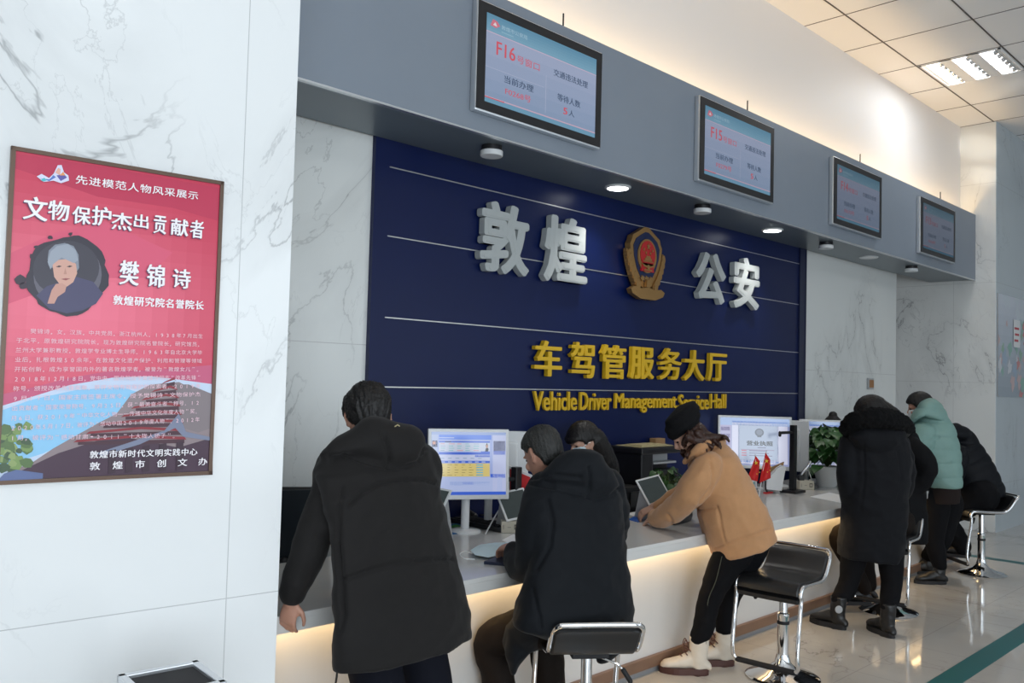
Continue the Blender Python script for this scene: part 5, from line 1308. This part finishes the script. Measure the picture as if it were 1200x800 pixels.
coat = [body_loft(R), tpx([(638, 575, 3.80, .085), (630, 610, 3.74, .09), (627, 645, 3.72, .085), (622, 662, 3.76, .075), (609, 662, 3.86, .066), (603, 648, 3.98, .052)]), tpx([(712, 568, 3.98, .08), (718, 610, 4.08, .08), (705, 640, 4.2, .07), (665, 642, 4.30, .055)])]
coat.append(pillow(resample([(628, 560), (640, 548), (662, 529), (682, 525), (698, 527), (710, 541), (722, 560), (726, 572), (716, 580), (696, 584), (672, 576), (645, 570)]), 3.83, .10, .13, .001))
# skirt of the parka over the thigh, hanging down beside it
coat.append(tpx([(640, 715, 3.74, .10), (622, 735, 3.80, .095), (606, 750, 3.84, .075)]))
coat.append(pillow(resample([(606, 705), (640, 715), (634, 745), (622, 764), (608, 782), (600, 791), (592, 770), (596, 735)]), 3.79, .05, .05))
coat.append(pillow(resample([(695, 745), (738, 738), (736, 752), (718, 772), (700, 776)]), 3.86, .04, .05))
sm = seams(folds(.007, 7, 9, 3.0), [[(620, 566), (645, 571), (672, 577), (696, 585), (716, 581), (726, 572)], [(690, 582), (692, 560), (690, 548)], [(622, 560), (650, 556), (680, 560)], [(628, 668), (645, 640), (648, 610), (642, 585)], [(624, 690), (632, 720), (634, 735)]], 2.1, .013)
co_ = fuse('coat', coat, .0085, M['coat_b'], t, 5, sm)
MB().tube([at(632, 725, 3.585), at(632.5, 731, 3.585)], .004, 6).build('zip_pull', M['grey_plastic'], co_)
tr = []
for i, (h, k, a_) in enumerate(zip(hips, kn, ank)): tr.append(twd([(h, .11), ((h+k)/2+V((0, 0, .01)), .10), (k+V((0, 0, .01)), .082), (k*.6+a_*.4, .078), (a_+V((0, 0, .02)), .07)]))
fuse('trousers', tr, .010, M['trouser_brown'], t, 4, folds(.004, 8, 10, 5))
for a_ in ank: shoe(t, 'shoe', heel_of(a_, PI/2+.25), PI/2+.25, .26, .098, .02, .045, tilt=0)
fuse('hair', [hair_short(Q, 1.0, -.088, .040, .010, .016)], .0045, M['hair_grey'], t, 3, strands(.0035, Q))
finish(t, V((sx, sy, 0)))

# ---- 3: clerk with a face mask, seated behind the counter
t = person('masked person with black hair seated behind the counter beyond the seated man')
D = 5.75; hd = at(684, 518, D); Q = hfr(hd, -RH*.75-FH*.35+V((0, 0, -.30)), (0, 0, 1))
def clerk_body(t, hd, Q, ch, fb):
    body = head_parts(Q, .95)+[twd([(hd+V((0, 0, -.03)), .055), (hd+V((0, 0, -.16))-Q.to_3x3() @ V((0, .03, 0)), .055), (hd+V((0, 0, -.30)), .085), (V((ch.x, ch.y, hd.z-.55)), .10), (V((ch.x, ch.y, .50)), .11)])]
    f = V(fb).normalized(); sd = V((f.y, -f.x, 0)); base = V((ch.x, ch.y, .52))
    for e in (-1, 1):
        k = base+f*.40+sd*e*.10; a_ = V((k.x, k.y, .10))
        body.append(twd([(base+sd*e*.09, .07), (k, .06), ((k+a_)/2, .05), (a_, .035)])); s0 = hd+V((0, 0, -.27))+sd*e*.17; el = s0+V((0, 0, -.26))+sd*e*.04; w_ = el+f*.22+V((0, 0, .12))-sd*e*.06
        body.append(twd([(s0, .05), (el, .042), (w_, .027)])); body += hand_parts(w_, f, V((0, 0, 1)), -sd*e, .9, .5)
    bo = fuse('body', body, .007, M['skin'], t, 3); eyes(Q, bo, .95)
    top = [twd([(hd+V((0, 0, -.19)), .075), (hd+V((0, 0, -.27)), .14), (V((ch.x, ch.y, hd.z-.5)), .165), (V((ch.x, ch.y, .50)), .18)])]
    for e in (-1, 1):
        s0 = hd+V((0, 0, -.27))+sd*e*.16; el = s0+V((0, 0, -.26))+sd*e*.05; w_ = el+f*.19+V((0, 0, .105))-sd*e*.05; top.append(twd([(s0, .075), (el, .065), (w_, .05)]))
    cc = fuse('jacket', top, .010, M['coat_d'], t, 5, folds(.004, 6, 9, hd.x)); tr = []
    for e in (-1, 1):
        k = base+f*.40+sd*e*.10; a_ = V((k.x, k.y, .10)); tr.append(twd([(base+sd*e*.09, .10), (k, .08), ((k+a_)/2, .07), (a_, .06)])); shoe(t, 'shoe', V((k.x, k.y, 0))-f*.08, math.atan2(f.y, f.x), .25, .09, .02, .04)
    fuse('trousers', tr, .012, M['trouser'], t, 4)
    return bo, cc
bo, cc = clerk_body(t, hd, Q, hd-Q.to_3x3() @ V((0, .06, 0)), (-.45, -.9, 0))
hr = [hair_short(Q, 1.02, -.09, .028, .020), twd([(Q @ V((-.03, -.07, 0)), .075), (Q @ V((-.03, -.11, -.10)), .06), (Q @ V((-.02, -.14, -.22)), .05), (Q @ V((0, -.15, -.32)), .03)])]
hr.append(twd([(Q @ V((.055, .078, .052)), .020), (Q @ V((0, .098, .046)), .024), (Q @ V((-.055, .078, .052)), .020)]))
fuse('hair', hr, .007, M['hair'], t, 3, strands(.003, Q))
def face_mask(Q, t, mt, s=.95):
    Q2 = Q @ Matrix.Scale(s, 4); rs = []
    for z, w, f in ((-.112, .030, .088), (-.095, .050, .100), (-.07, .063, .108), (-.045, .068, .114), (-.02, .067, .106), (-.006, .060, .098)):
        rs.append([Q2 @ V((w*math.sin(a), .02+(f-.02)*math.cos(a)**.8, z)) for a in [(-.5+k/16)*PI*.96 for k in range(17)]])
    vs = [v for r in rs for v in r]; fs = [(i*17+k, i*17+k+1, i*17+17+k+1, i*17+17+k) for i in range(5) for k in range(16)]
    g = MB(); g.add(vs, fs, True); o = g.build('face_mask', mt, t); md = o.modifiers.new('th', 'SOLIDIFY'); md.thickness = .003
    for e in (-1, 1): MB().tube(smooth_path([Q2 @ V((e*.066, .045, -.012)), Q2 @ V((e*.078, .01, .004)), Q2 @ V((e*.083, -.015, -.002))], 4), .0028, 6).build('ear_loop', M['mask_white'], o)
face_mask(Q, t, M['mask'])
g = MB()
for k in range(3): g.tube([at(720.5+k*.8, 557+k*4, 5.55), at(723+k*.8, 559+k*4.5, 5.55)], .006, 6)
g.tube([at(724, 556, 5.55), at(724.5, 569, 5.55)], .005, 6); g.build('shoulder_patch', M['mask_white'], cc)
finish(t, hd)

# ---- 4: woman in the tan coat bending over the counter
t = person('person in a tan coat, black knit hat and cream boots bending over the counter')
D = 4.98; hd = at(806, 509, 5.10); Q = hfr(hd, -RH*.80+FH*.15+V((0, 0, -.62)), (-.3, .3, 1))
b1 = on_z(829, 790, 0); b2 = on_z(859, 779, 0)
hips = [at(863, 630, 4.94), at(880, 628, 5.10)]; kn = [at(831, 704, 4.98), at(852, 706, 5.14)]; ang = math.atan2(on_z(782, 787, 0).y-b1.y, on_z(782, 787, 0).x-b1.x); an = [ank_of(b1, ang, .13), ank_of(b2, ang+.1, .13)]
body = head_parts(Q, .93)+[twd([(hd-Q.to_3x3() @ V((0, .03, .02)), .052), (at(826, 526, 5.10), .055), (at(838, 545, 5.08), .09)]), twd([(at(838, 546, 5.06), .08), (at(852, 580, 5.04), .09), (at(868, 622, 5.02), .10)])]
for h, k, a_ in zip(hips, kn, an): body.append(twd([(h, .07), ((h+k)/2, .07), (k, .05), ((k+a_)/2, .048), (a_, .036), (a_+V((0, 0, -.06)), .034)]))
w1 = at(771, 606, 5.20); w2 = at(766, 594, 5.40)
body += [tpx([(826, 552, 4.92, .05), (804, 580, 4.92, .045), (771, 606, 5.20, .028)])]+hand_parts(w1, at(752, 611, 5.28)-w1, V((0, 0, 1))-FH*.5, FH*.5-V((0, 0, .2)), .92, .42, .8)
body += [tpx([(838, 545, 5.28, .05), (800, 580, 5.40, .045), (766, 594, 5.40, .028)])]+hand_parts(w2, at(750, 602, 5.40)-w2, V((0, 0, 1))-FH*.3, -FH*.5, .92, .5, .8)
bo = fuse('body', body, .0055, M['skin'], t, 3); eyes(Q, bo, .93)
R = [ring(812, 530, 848, 518, 5.08, .09), ring(806, 545, 860, 530, 5.07, .16), ring(812, 566, 872, 550, 5.05, .19), ring(816, 588, 884, 574, 5.04, .195), ring(820, 608, 896, 594, 5.03, .20), ring(826, 628, 904, 614, 5.02, .205), ring(834, 647, 907, 627, 5.02, .21), ring(835, 652, 906, 631, 5.02, .21)]
coat = [body_loft(R), tpx([(830, 546, 4.93, .085), (820, 562, 4.90, .092), (806, 581, 4.92, .085), (790, 597, 5.02, .072), (776, 606, 5.12, .062), (770, 607, 5.16, .056)]), tpx([(842, 540, 5.26, .08), (815, 570, 5.36, .08), (785, 588, 5.39, .06), (774, 593, 5.39, .05)])]
coat.append(tpx([(803, 541, 5.02, .016), (810, 533, 4.98, .022), (823, 523, 4.97, .028), (840, 515, 5.04, .030), (846, 518, 5.15, .026)]))
sm = seams(folds(.0075, 8, 8, 7.0), [[(832, 574), (822, 585), (816, 597)], [(817, 598), (828, 597), (840, 595)], [(840, 594), (843, 604), (846, 620), (850, 636)], [(783, 603), (787, 609), (788, 615)], [(838, 642), (864, 633), (903, 620)], [(833, 572), (836, 556), (832, 542)], [(806, 541), (822, 531), (842, 523)]], 1.5, .011)
co_ = fuse('coat', coat, .008, M['tan'], t, 4, sm)
tr = []
for h, k, a_ in zip(hips, kn, an): tr.append(twd([(h+V((0, 0, .02)), .095), (h+V((0, 0, -.06)), .105), ((h+k)/2, .088), (k, .066), ((k+a_)/2, .062), (a_+V((0, 0, .07)), .054)]))
tr_ = fuse('trousers', tr, .008, M['trouser'], t, 4, folds(.0035, 9, 12, 8))
MB().tube(smooth_path([at(846, 652, 4.82), at(839, 680, 4.88), at(830, 703, 4.915), at(828.5, 730, 4.925), at(827, 758, 4.935)], 6), .0022, 6).build('side_piping', M['seam'], tr_)
f1 = V((b1.x, b1.y, 0)); f2 = V((b2.x, b2.y, 0))
shoe(t, 'boot', f1, ang, .265, .098, .115, .056, 'boot_white', 'boot_sole', 0, True, .036)
shoe(t, 'boot', f2, ang+.1, .265, .098, .115, .056, 'boot_white', 'boot_sole', 0, True, .036)
hat = [loft([[hatQ @ V((w*math.cos(2*PI*k/28), f0+d*math.sin(2*PI*k/28), z)) for k in range(28)] for hatQ in [Q] for z, w, f0, d in ((.022, .084, -.004, .100), (.045, .092, -.010, .112), (.08, .099, -.022, .122), (.11, .098, -.034, .120), (.138, .084, -.044, .102), (.157, .052, -.048, .064), (.166, .012, -.052, .016))])]
ht = fuse('knit_hat', hat, .006, M['knit'], t, 3, lambda p, n: .003*math.sin(150*((Q.inverted() @ p).z)))
rr = random.Random(9); hp = [ell(Q @ V((0, -.045, -.02)), Q.to_3x3() @ V((.078, 0, 0)), Q.to_3x3() @ V((0, .062, 0)), Q.to_3x3() @ V((0, 0, .085)))]
for i in range(26):
    s = -1 if i % 2 else 1; a = at(812+rr.uniform(-8, 14), 508+rr.uniform(-3, 10), 5.04+rr.uniform(-.08, .14))
    e_ = at(*[(800, 530), (806, 532), (846, 514), (842, 521), (838, 517), (834, 523), (826, 525), (849, 512)][i % 8], 5.0+rr.uniform(-.06, .12)); mid = a.lerp(e_, .5)+V((rr.uniform(-.03, .03), rr.uniform(-.03, .03), rr.uniform(-.02, .035)))
    hp.append(twd([(a, .022), (mid, .020), (e_, .012), (e_+V((rr.uniform(-.02, .02), rr.uniform(-.02, .02), rr.uniform(-.03, .01))), .005)], 10, 4))
fuse('hair', hp, .0055, M['hair_brown'], t, 2, strands(.004, Q))
finish(t, (f1+f2)/2)
# her black handbag, on the counter under the sleeve
hb = thing('handbag', 'black handbag lying on the counter under the tan sleeve', 'bag')
c_ = on_z(808, 615, ZC); Qh = RZ(.2, (c_.x+.05, c_.y+.12, ZC+.001)); R = []
for z, a_, b_ in ((0, .15, .055), (.03, .165, .062), (.09, .155, .052), (.13, .135, .035), (.145, .12, .015)): R.append([Qh @ V((a_*math.copysign(abs(math.cos(2*PI*k/24))**.7, math.cos(2*PI*k/24)), b_*math.copysign(abs(math.sin(2*PI*k/24))**.7, math.sin(2*PI*k/24)), z)) for k in range(24)])
fuse('bag_body', [body_loft(R)], .007, M['black_leather'], hb, 3, folds(.003, 10, 10, 2)); MB().tube(smooth_path([Qh @ V((-.09, 0, .13)), Qh @ V((-.06, -.03, .20)), Qh @ V((.05, -.03, .20)), Qh @ V((.09, 0, .13))], 6), .007, 8).build('handle', M['black_leather'], hb)
seat_root(hb, Qh.translation)

# ---- 5: woman in the long black coat with the fur hood
t = person('person in a long black coat with a dark fur hood standing at the counter')
D = 6.05; hd = at(1022, 486, D+.05); Q = hfr(hd, -RH*.72+FH*.55+V((0, 0, -.35)), (0, 0, 1))
b1 = on_z(990, 738, 0); b2 = on_z(1046, 748, 0)
hips = [at(1008, 620, D), at(1042, 620, D)]; kn = [at(995, 680, 6.05), at(1045, 682, 5.95)]; an = [ank_of(b, math.atan2(on_z(*e, 0).y-b.y, on_z(*e, 0).x-b.x), .14) for b, e in ((b1, (952, 728)), (b2, (1018, 735)))]
body = head_parts(Q, .93)+[twd([(hd+V((0, 0, -.03)), .052), (at(1026, 512, D), .06), (at(1024, 530, D), .10)]), twd([(at(1024, 530, D), .09), (at(1024, 580, D), .10), (at(1025, 620, D), .11)])]
for h, k, a_ in zip(hips, kn, an): body.append(twd([(h, .07), (k, .055), ((k+a_)/2, .05), (a_, .036), (a_+V((0, 0, -.05)), .034)]))
for s, p_ in ((-1, [(992, 530, D, .05), (990, 565, D-.05, .045), (997, 590, D+.12, .028)]), (1, [(1058, 528, D+.05, .05), (1063, 556, D+.05, .045), (1052, 582, D+.2, .03)])): body.append(tpx(p_))
body += hand_parts(at(998, 592, D+.12), FH*.6-RH*.0+V((0, 0, -.2)), V((0, 0, 1)), FH, .9, .7)+hand_parts(at(1052, 582, D+.2), FH*.8-RH*.3, V((0, 0, 1)), -RH, .9, .7)
bo = fuse('body', body, .006, M['skin'], t, 3); eyes(Q, bo, .93)
R = [ring(1000, 503, 1052, 503, D, .11), ring(990, 518, 1062, 518, D, .16), ring(987, 540, 1066, 540, D, .175), ring(988, 570, 1064, 570, D, .175), ring(988, 600, 1061, 600, D, .18), ring(985, 630, 1058, 632, D, .185), ring(983.5, 651, 1054, 657, D, .185)]
coat = [body_loft(R), tpx([(997, 520, D-.02, .075), (993, 555, D-.06, .07), (994, 582, D+.0, .06), (997, 592, D+.12, .05)]), tpx([(1052, 520, D+.02, .08), (1061, 548, D+.03, .07), (1058, 575, D+.10, .06), (1048, 585, D+.2, .05)])]
coat.append(pillow(resample([(994, 512), (1004, 500), (1024, 498), (1050, 500), (1062, 506), (1056, 524), (1036, 532), (1010, 528)]), D-.10, .10, .10))
co_ = fuse('coat', coat, .009, M['coat_c'], t, 5, seams(folds(.007, 7, 9, 11), [[(1012, 520), (1013, 560), (1008, 600)], [(1052, 530), (1056, 560), (1052, 585)]], 1.5, .006))
fr_ = MB(); rr = random.Random(5); loop = smooth_path([at(993, 502, D-.04), at(1004, 492, D-.16), at(1024, 489, D-.20), at(1046, 492, D-.16), at(1060, 501, D-.02), at(1056, 506, D+.14)], 8)
ff = fuse('fur_trim', [tube(loop, [.055+.014*math.sin(i*PI/(len(loop)-1)) for i in range(len(loop))], 18)], .008, M['fur'], co_, 2, lambda p, n: .012*(mnoise.noise(p*45)+.6*mnoise.noise(p*110)))
ha = [hair_short(Q, 1.0, -.09, .03, .022), ell(Q @ V((0, -.03, .01)), Q.to_3x3() @ V((.096, 0, 0)), Q.to_3x3() @ V((0, .10, 0)), Q.to_3x3() @ V((0, 0, .125))), twd([(Q @ V((0, -.07, 0)), .08), (Q @ V((.01, -.12, -.08)), .075), (Q @ V((.02, -.14, -.16)), .06)])]
fuse('hair', ha, .007, M['hair'], t, 4, strands(.003, Q))
tr = []
for h, k, a_ in zip(hips, kn, an): tr.append(twd([(h, .11), ((h+k)/2, .092), (k, .07), (k*.55+a_*.45, .066), (a_+V((0, 0, .06)), .050)]))
fuse('trousers', tr, .008, M['trouser'], t, 4, folds(.003, 9, 12, 4))
for b_, tx, ty in ((b1, 952, 728), (b2, 1018, 735)):
    e_ = on_z(tx, ty, 0); o = shoe(t, 'boot', V((b_.x, b_.y, 0)), math.atan2(e_.y-b_.y, e_.x-b_.x), .26, .095, .12, .054, 'boot_black', 'matte_black', 0, False, .034)
    if tx == 952:
        c_ = at(983, 714, 5.86); MB().lathe([(.022, -.004), (.026, 0), (.022, .004)], frame(c_, RH, V((0, 0, 1))), 20).build('buckle', M['grey_plastic'], o)
finish(t, (b1+b2)/2)

# ---- 6: person seated beyond her, mostly hidden
t = person('person in black with an elbow out, seated behind the fur-hooded coat')
D = 6.75; hd = at(1050, 503, D+.15); Q = hfr(hd, -RH*.8+FH*.4+V((0, 0, -.6)), (0, 0, 1))
pel = V((ST_C[0], ST_C[1], .66)); hips = [pel-RH*.08, pel+RH*.08]; kn = [at(984, 630, 6.5), at(1010, 634, 6.7)]; an = [at(1012, 692, 6.45), at(1018, 688, 6.65)]
body = head_parts(Q, .95)+[twd([(hd+V((0, 0, -.03)), .055), (at(1058, 522, D+.1), .06), (at(1058, 540, D+.08), .09)]), twd([(at(1058, 540, D+.08), .09), (at(1056, 585, D+.05), .10), (pel, .11)])]
for h, k, a_ in zip(hips, kn, an): body.append(twd([(h, .07), ((h+k)/2, .075), (k, .058), ((k+a_)/2, .052), (a_, .036), (a_+V((0, 0, -.05)), .034)]))
wr = at(1070, 580, 6.62)
body += [tpx([(1072, 530, D-.1, .04), (1086, 549, D-.15, .036), (1070, 580, 6.62, .028)])]+hand_parts(wr, at(1058, 590, 6.64)-wr, V((0, 0, 1))+RH*.3-FH*.4, -FH, .9, .6)
body += [tpx([(1050, 530, D+.25, .05), (1030, 560, D+.4, .045), (1010, 578, D+.5, .028)])]+hand_parts(at(1010, 578, D+.5), -RH+V((0, 0, -.1)), V((0, 0, 1)), -FH, .9, .5)
bo = fuse('body', body, .006, M['skin_red'], t, 3); eyes(Q, bo, .95)
R = [ring(1040, 515, 1072, 509, D+.08, .11), ring(1030, 530, 1080, 524, D+.05, .17), ring(1026, 560, 1082, 556, D+.02, .18), ring(1026, 590, 1082, 590, D, .19), ring(1028, 618, 1084, 622, D-.02, .20), ring(1034, 630, 1082, 634, D-.02, .19)]
coat = [body_loft(R), tpx([(1068, 524, D-.05, .085), (1080, 536, D-.12, .085), (1087, 549, D-.15, .075), (1080, 566, 6.62, .066), (1072, 577, 6.62, .054)]), tpx([(1048, 530, D+.22, .08), (1032, 558, D+.36, .07), (1016, 575, D+.46, .055)]), pillow(resample([(1040, 505), (1060, 500), (1076, 510), (1074, 524), (1055, 528), (1042, 520)]), D, .08, .1)]
fuse('coat', coat, .010, M['coat_d'], t, 5, folds(.005, 6, 9, 15))
tr = []
for h, k, a_ in zip(hips, kn, an): tr.append(twd([(h, .11), ((h+k)/2, .098), (k, .078), ((k+a_)/2, .07), (a_+V((0, 0, .02)), .058)]))
fuse('trousers', tr, .010, M['trouser_brown'], t, 4, folds(.004, 8, 10, 6))
for a_ in an: shoe(t, 'shoe', heel_of(a_, math.atan2(.75, -.66)), math.atan2(.75, -.66), .26, .095, .03, .045)
fuse('hair', [hair_short(Q, 1.0, -.08, .035, .016)], .007, M['hair'], t, 3, strands(.003, Q))
finish(t, V((ST_C[0], ST_C[1], 0)))

# ---- 7: woman in the sage green jacket
t = person('masked person in a sage green puffer jacket standing at the far counter')
D = 7.5; hd = at(1078, 477, D+.05); Q = hfr(hd, -RH*.82+FH*.42+V((0, 0, -.25)), (0, 0, 1))
b1 = on_z(1108, 684, 0); b2 = on_z(1094, 672, 0); hips = [at(1097, 592, D), at(1112, 592, D+.12)]; kn = [at(1095, 632, D), at(1104, 632, D+.12)]; an = [ank_of(b, math.atan2(.72, -.70), .14) for b in (b1, b2)]
body = head_parts(Q, .95)+[twd([(hd+V((0, 0, -.03)), .052), (at(1090, 498, D+.02), .045), (at(1096, 520, D+.02), .085)]), twd([(at(1095, 520, D), .09), (at(1100, 555, D+.03), .09), (at(1104, 580, D+.05), .07)])]
for h, k, a_ in zip(hips, kn, an): body.append(twd([(h, .07), (k, .055), ((k+a_)/2, .05), (a_, .036), (a_+V((0, 0, -.05)), .034)]))
body += [tpx([(1076, 515, D-.1, .05), (1062, 545, D-.05, .045), (1046, 562, D+.1, .028)])]+hand_parts(at(1046, 562, D+.1), -RH+V((0, 0, -.2)), V((0, 0, 1)), FH, .9, .5)+[tpx([(1110, 510, D+.25, .05), (1100, 545, D+.4, .045), (1075, 562, D+.5, .028)])]+hand_parts(at(1075, 562, D+.5), -RH, V((0, 0, 1)), -FH, .9, .5)
bo = fuse('body', body, .006, M['skin_red'], t, 3); eyes(Q, bo, .95); face_mask(Q, t, M['mask_white'])
R = [ring(1077, 488, 1107, 486, D, .10), ring(1072, 496, 1112, 493, D, .13), ring(1067, 510, 1119, 508, D, .17), ring(1070, 530, 1122, 530, D, .185), ring(1078, 550, 1123, 550, D, .19), ring(1084, 564, 1123, 563, D, .185), ring(1088, 570, 1122, 569, D, .18)]
jk = [body_loft(R), tpx([(1082, 508, D-.1, .10), (1076, 528, D-.14, .095), (1064, 548, D-.06, .075), (1052, 560, D+.05, .055)]), tpx([(1108, 508, D+.2, .09), (1102, 540, D+.36, .08), (1082, 560, D+.46, .06)])]
jk.append(pillow(resample([(1066, 492), (1072, 480), (1082, 469), (1094, 467), (1106, 477), (1111, 490), (1108, 496), (1092, 492), (1078, 488), (1068, 496)]), D-.02, .14, .14))
def quilt(base, pitch, amp, k=(0, 0, 1)):
    kv = V(k)
    def f(p, n): return base(p, n)+amp*(abs(math.sin(PI*(p.dot(kv)/pitch+.25*mnoise.noise(p*3))))**.5-.6)
    return f
fuse('jacket', jk, .008, M['green'], t, 4, seams(quilt(folds(.005, 7, 9, 4), .115, .010), [[(1068, 497), (1078, 489), (1092, 493), (1110, 494)], [(1100, 512), (1086, 516), (1080, 526)]], 1.4, .01))
MB().add(*body_loft([ring(1089, 566, 1121, 565, D, .17), ring(1088, 578, 1121, 577, D, .17), ring(1088, 588, 1120, 587, D, .165)]), True).build('under_layer', M['brown_layer'], t)
tr = []
for h, k, a_ in zip(hips, kn, an): tr.append(twd([(h+V((0, 0, .09)), .10), (h, .115), ((h+k)/2, .098), (k, .08), ((k+a_)/2, .075), (a_+V((0, 0, .02)), .06)]))
fuse('trousers', tr, .010, M['trouser'], t, 4, folds(.003, 9, 12, 4))
for b_ in (b1, b2): shoe(t, 'boot', V((b_.x, b_.y, 0)), math.atan2(.72, -.70), .26, .095, .10, .054)
fuse('hair', [hair_short(Q, 1.0, -.085, .035, .016), ell(Q @ V((0, -.10, .0)), Q.to_3x3() @ V((.05, 0, 0)), Q.to_3x3() @ V((0, .05, 0)), Q.to_3x3() @ V((0, 0, .05)))], .006, M['hair'], t, 3, strands(.003, Q))
finish(t, (b1+b2)/2)

# ---- 8: person in the black puffer, seated on the farthest stool
t = person('person in a black hooded puffer jacket hunched on the farthest stool')
D = 8.0; pel = V((ST_D[0], ST_D[1], .69)); hd = at(1104, 508, D+.3); Q = hfr(hd, -RH*.8+FH*.35+V((0, 0, -.6)), (0, 0, 1))
sdv = (FH*.8+RH*.6).normalized()
hips = [pel-sdv*.09, pel+sdv*.09]; kn = [at(1110, 606, D-.02), at(1105, 604, D+.1)]; an = [at(1128, 640, D-.02), at(1118, 637, D+.2)]
body = head_parts(Q, .95)+[twd([(hd+V((0, 0, -.03)), .055), (at(1116, 516, D+.2), .06), (at(1126, 530, D+.1), .09)]), twd([(at(1126, 530, D+.1), .09), (at(1142, 560, D+.05), .10), (pel, .11)])]
for h, k, a_ in zip(hips, kn, an): body.append(twd([(h, .07), ((h+k)/2, .075), (k, .058), ((k+a_)/2, .052), (a_, .036), (a_+V((0, 0, -.05)), .034)]))
for dd in (-.1, .35): body += [tpx([(1122, 535, D+dd, .05), (1112, 565, D+dd, .045), (1090, 570, D+dd+.1, .028)])]+hand_parts(at(1090, 570, D+dd+.1), -RH, V((0, 0, 1)), FH, .9, .5)
bo = fuse('body', body, .0065, M['skin'], t, 3); eyes(Q, bo, .95)
R = [ring(1106, 515, 1138, 505, D+.12, .12), ring(1104, 528, 1146, 520, D+.1, .18), ring(1110, 545, 1157, 536, D+.06, .19), ring(1116, 560, 1166, 553, D+.04, .195), ring(1120, 575, 1173, 570, D+.03, .20), ring(1122, 583, 1174, 579, D+.02, .20)]
jk = [body_loft(R), pillow(resample([(1112, 498), (1122, 496), (1136, 503), (1141, 512), (1139, 520), (1126, 518), (1114, 514)]), D+.06, .12, .12)]
for dd in (-.12, .34): jk.append(tpx([(1124, 532, D+dd, .085), (1116, 560, D+dd, .08), (1098, 569, D+dd+.08, .06)]))
fuse('jacket', jk, .009, M['coat_e'], t, 4, seams(quilt(folds(.003, 6, 8, 9), .10, .010, (-.35, .35, .87)), [[(1114, 515), (1126, 519), (1140, 520)]], 1.5, .012))
tr = [twd([(pel, .15), (pel-sdv*.06+V((0, 0, .02)), .16)])]
for h, k, a_ in zip(hips, kn, an): tr.append(twd([(h+V((0, 0, .03)), .125), ((h+k)/2, .105), (k, .082), ((k+a_)/2, .08), (a_+V((0, 0, .0)), .078)]))
fuse('trousers', tr, .010, M['trouser'], t, 4, folds(.004, 8, 10, 6))
for a_ in an: shoe(t, 'shoe', heel_of(a_, math.atan2(.70, -.71)-.6), math.atan2(.70, -.71)-.6, .26, .095, .02, .045)
fuse('hair', [hair_short(Q, 1.0, -.08, .035, .016)], .007, M['hair'], t, 3, strands(.003, Q))
finish(t, V((ST_D[0], ST_D[1], 0)))

# ---- 9: clerk behind the far monitor
t = person('person with black hair in a bun almost hidden behind the dim far monitor')
D = 8.35; hd = at(976, 503, D); Q = hfr(hd, -FH*.9-RH*.3+V((0, 0, -.25)), (0, 0, 1))
bo, cc = clerk_body(t, hd, Q, hd+V((.03, .05, 0)), (-.3, -.95, 0))
fuse('hair', [hair_short(Q, .98, -.08, .03, .016), ell(Q @ V((0, -.04, .135)), Q.to_3x3() @ V((.04, 0, 0)), Q.to_3x3() @ V((0, .04, 0)), Q.to_3x3() @ V((0, 0, .032)))], .007, M['hair'], t, 3, strands(.003, Q))
finish(t, hd)
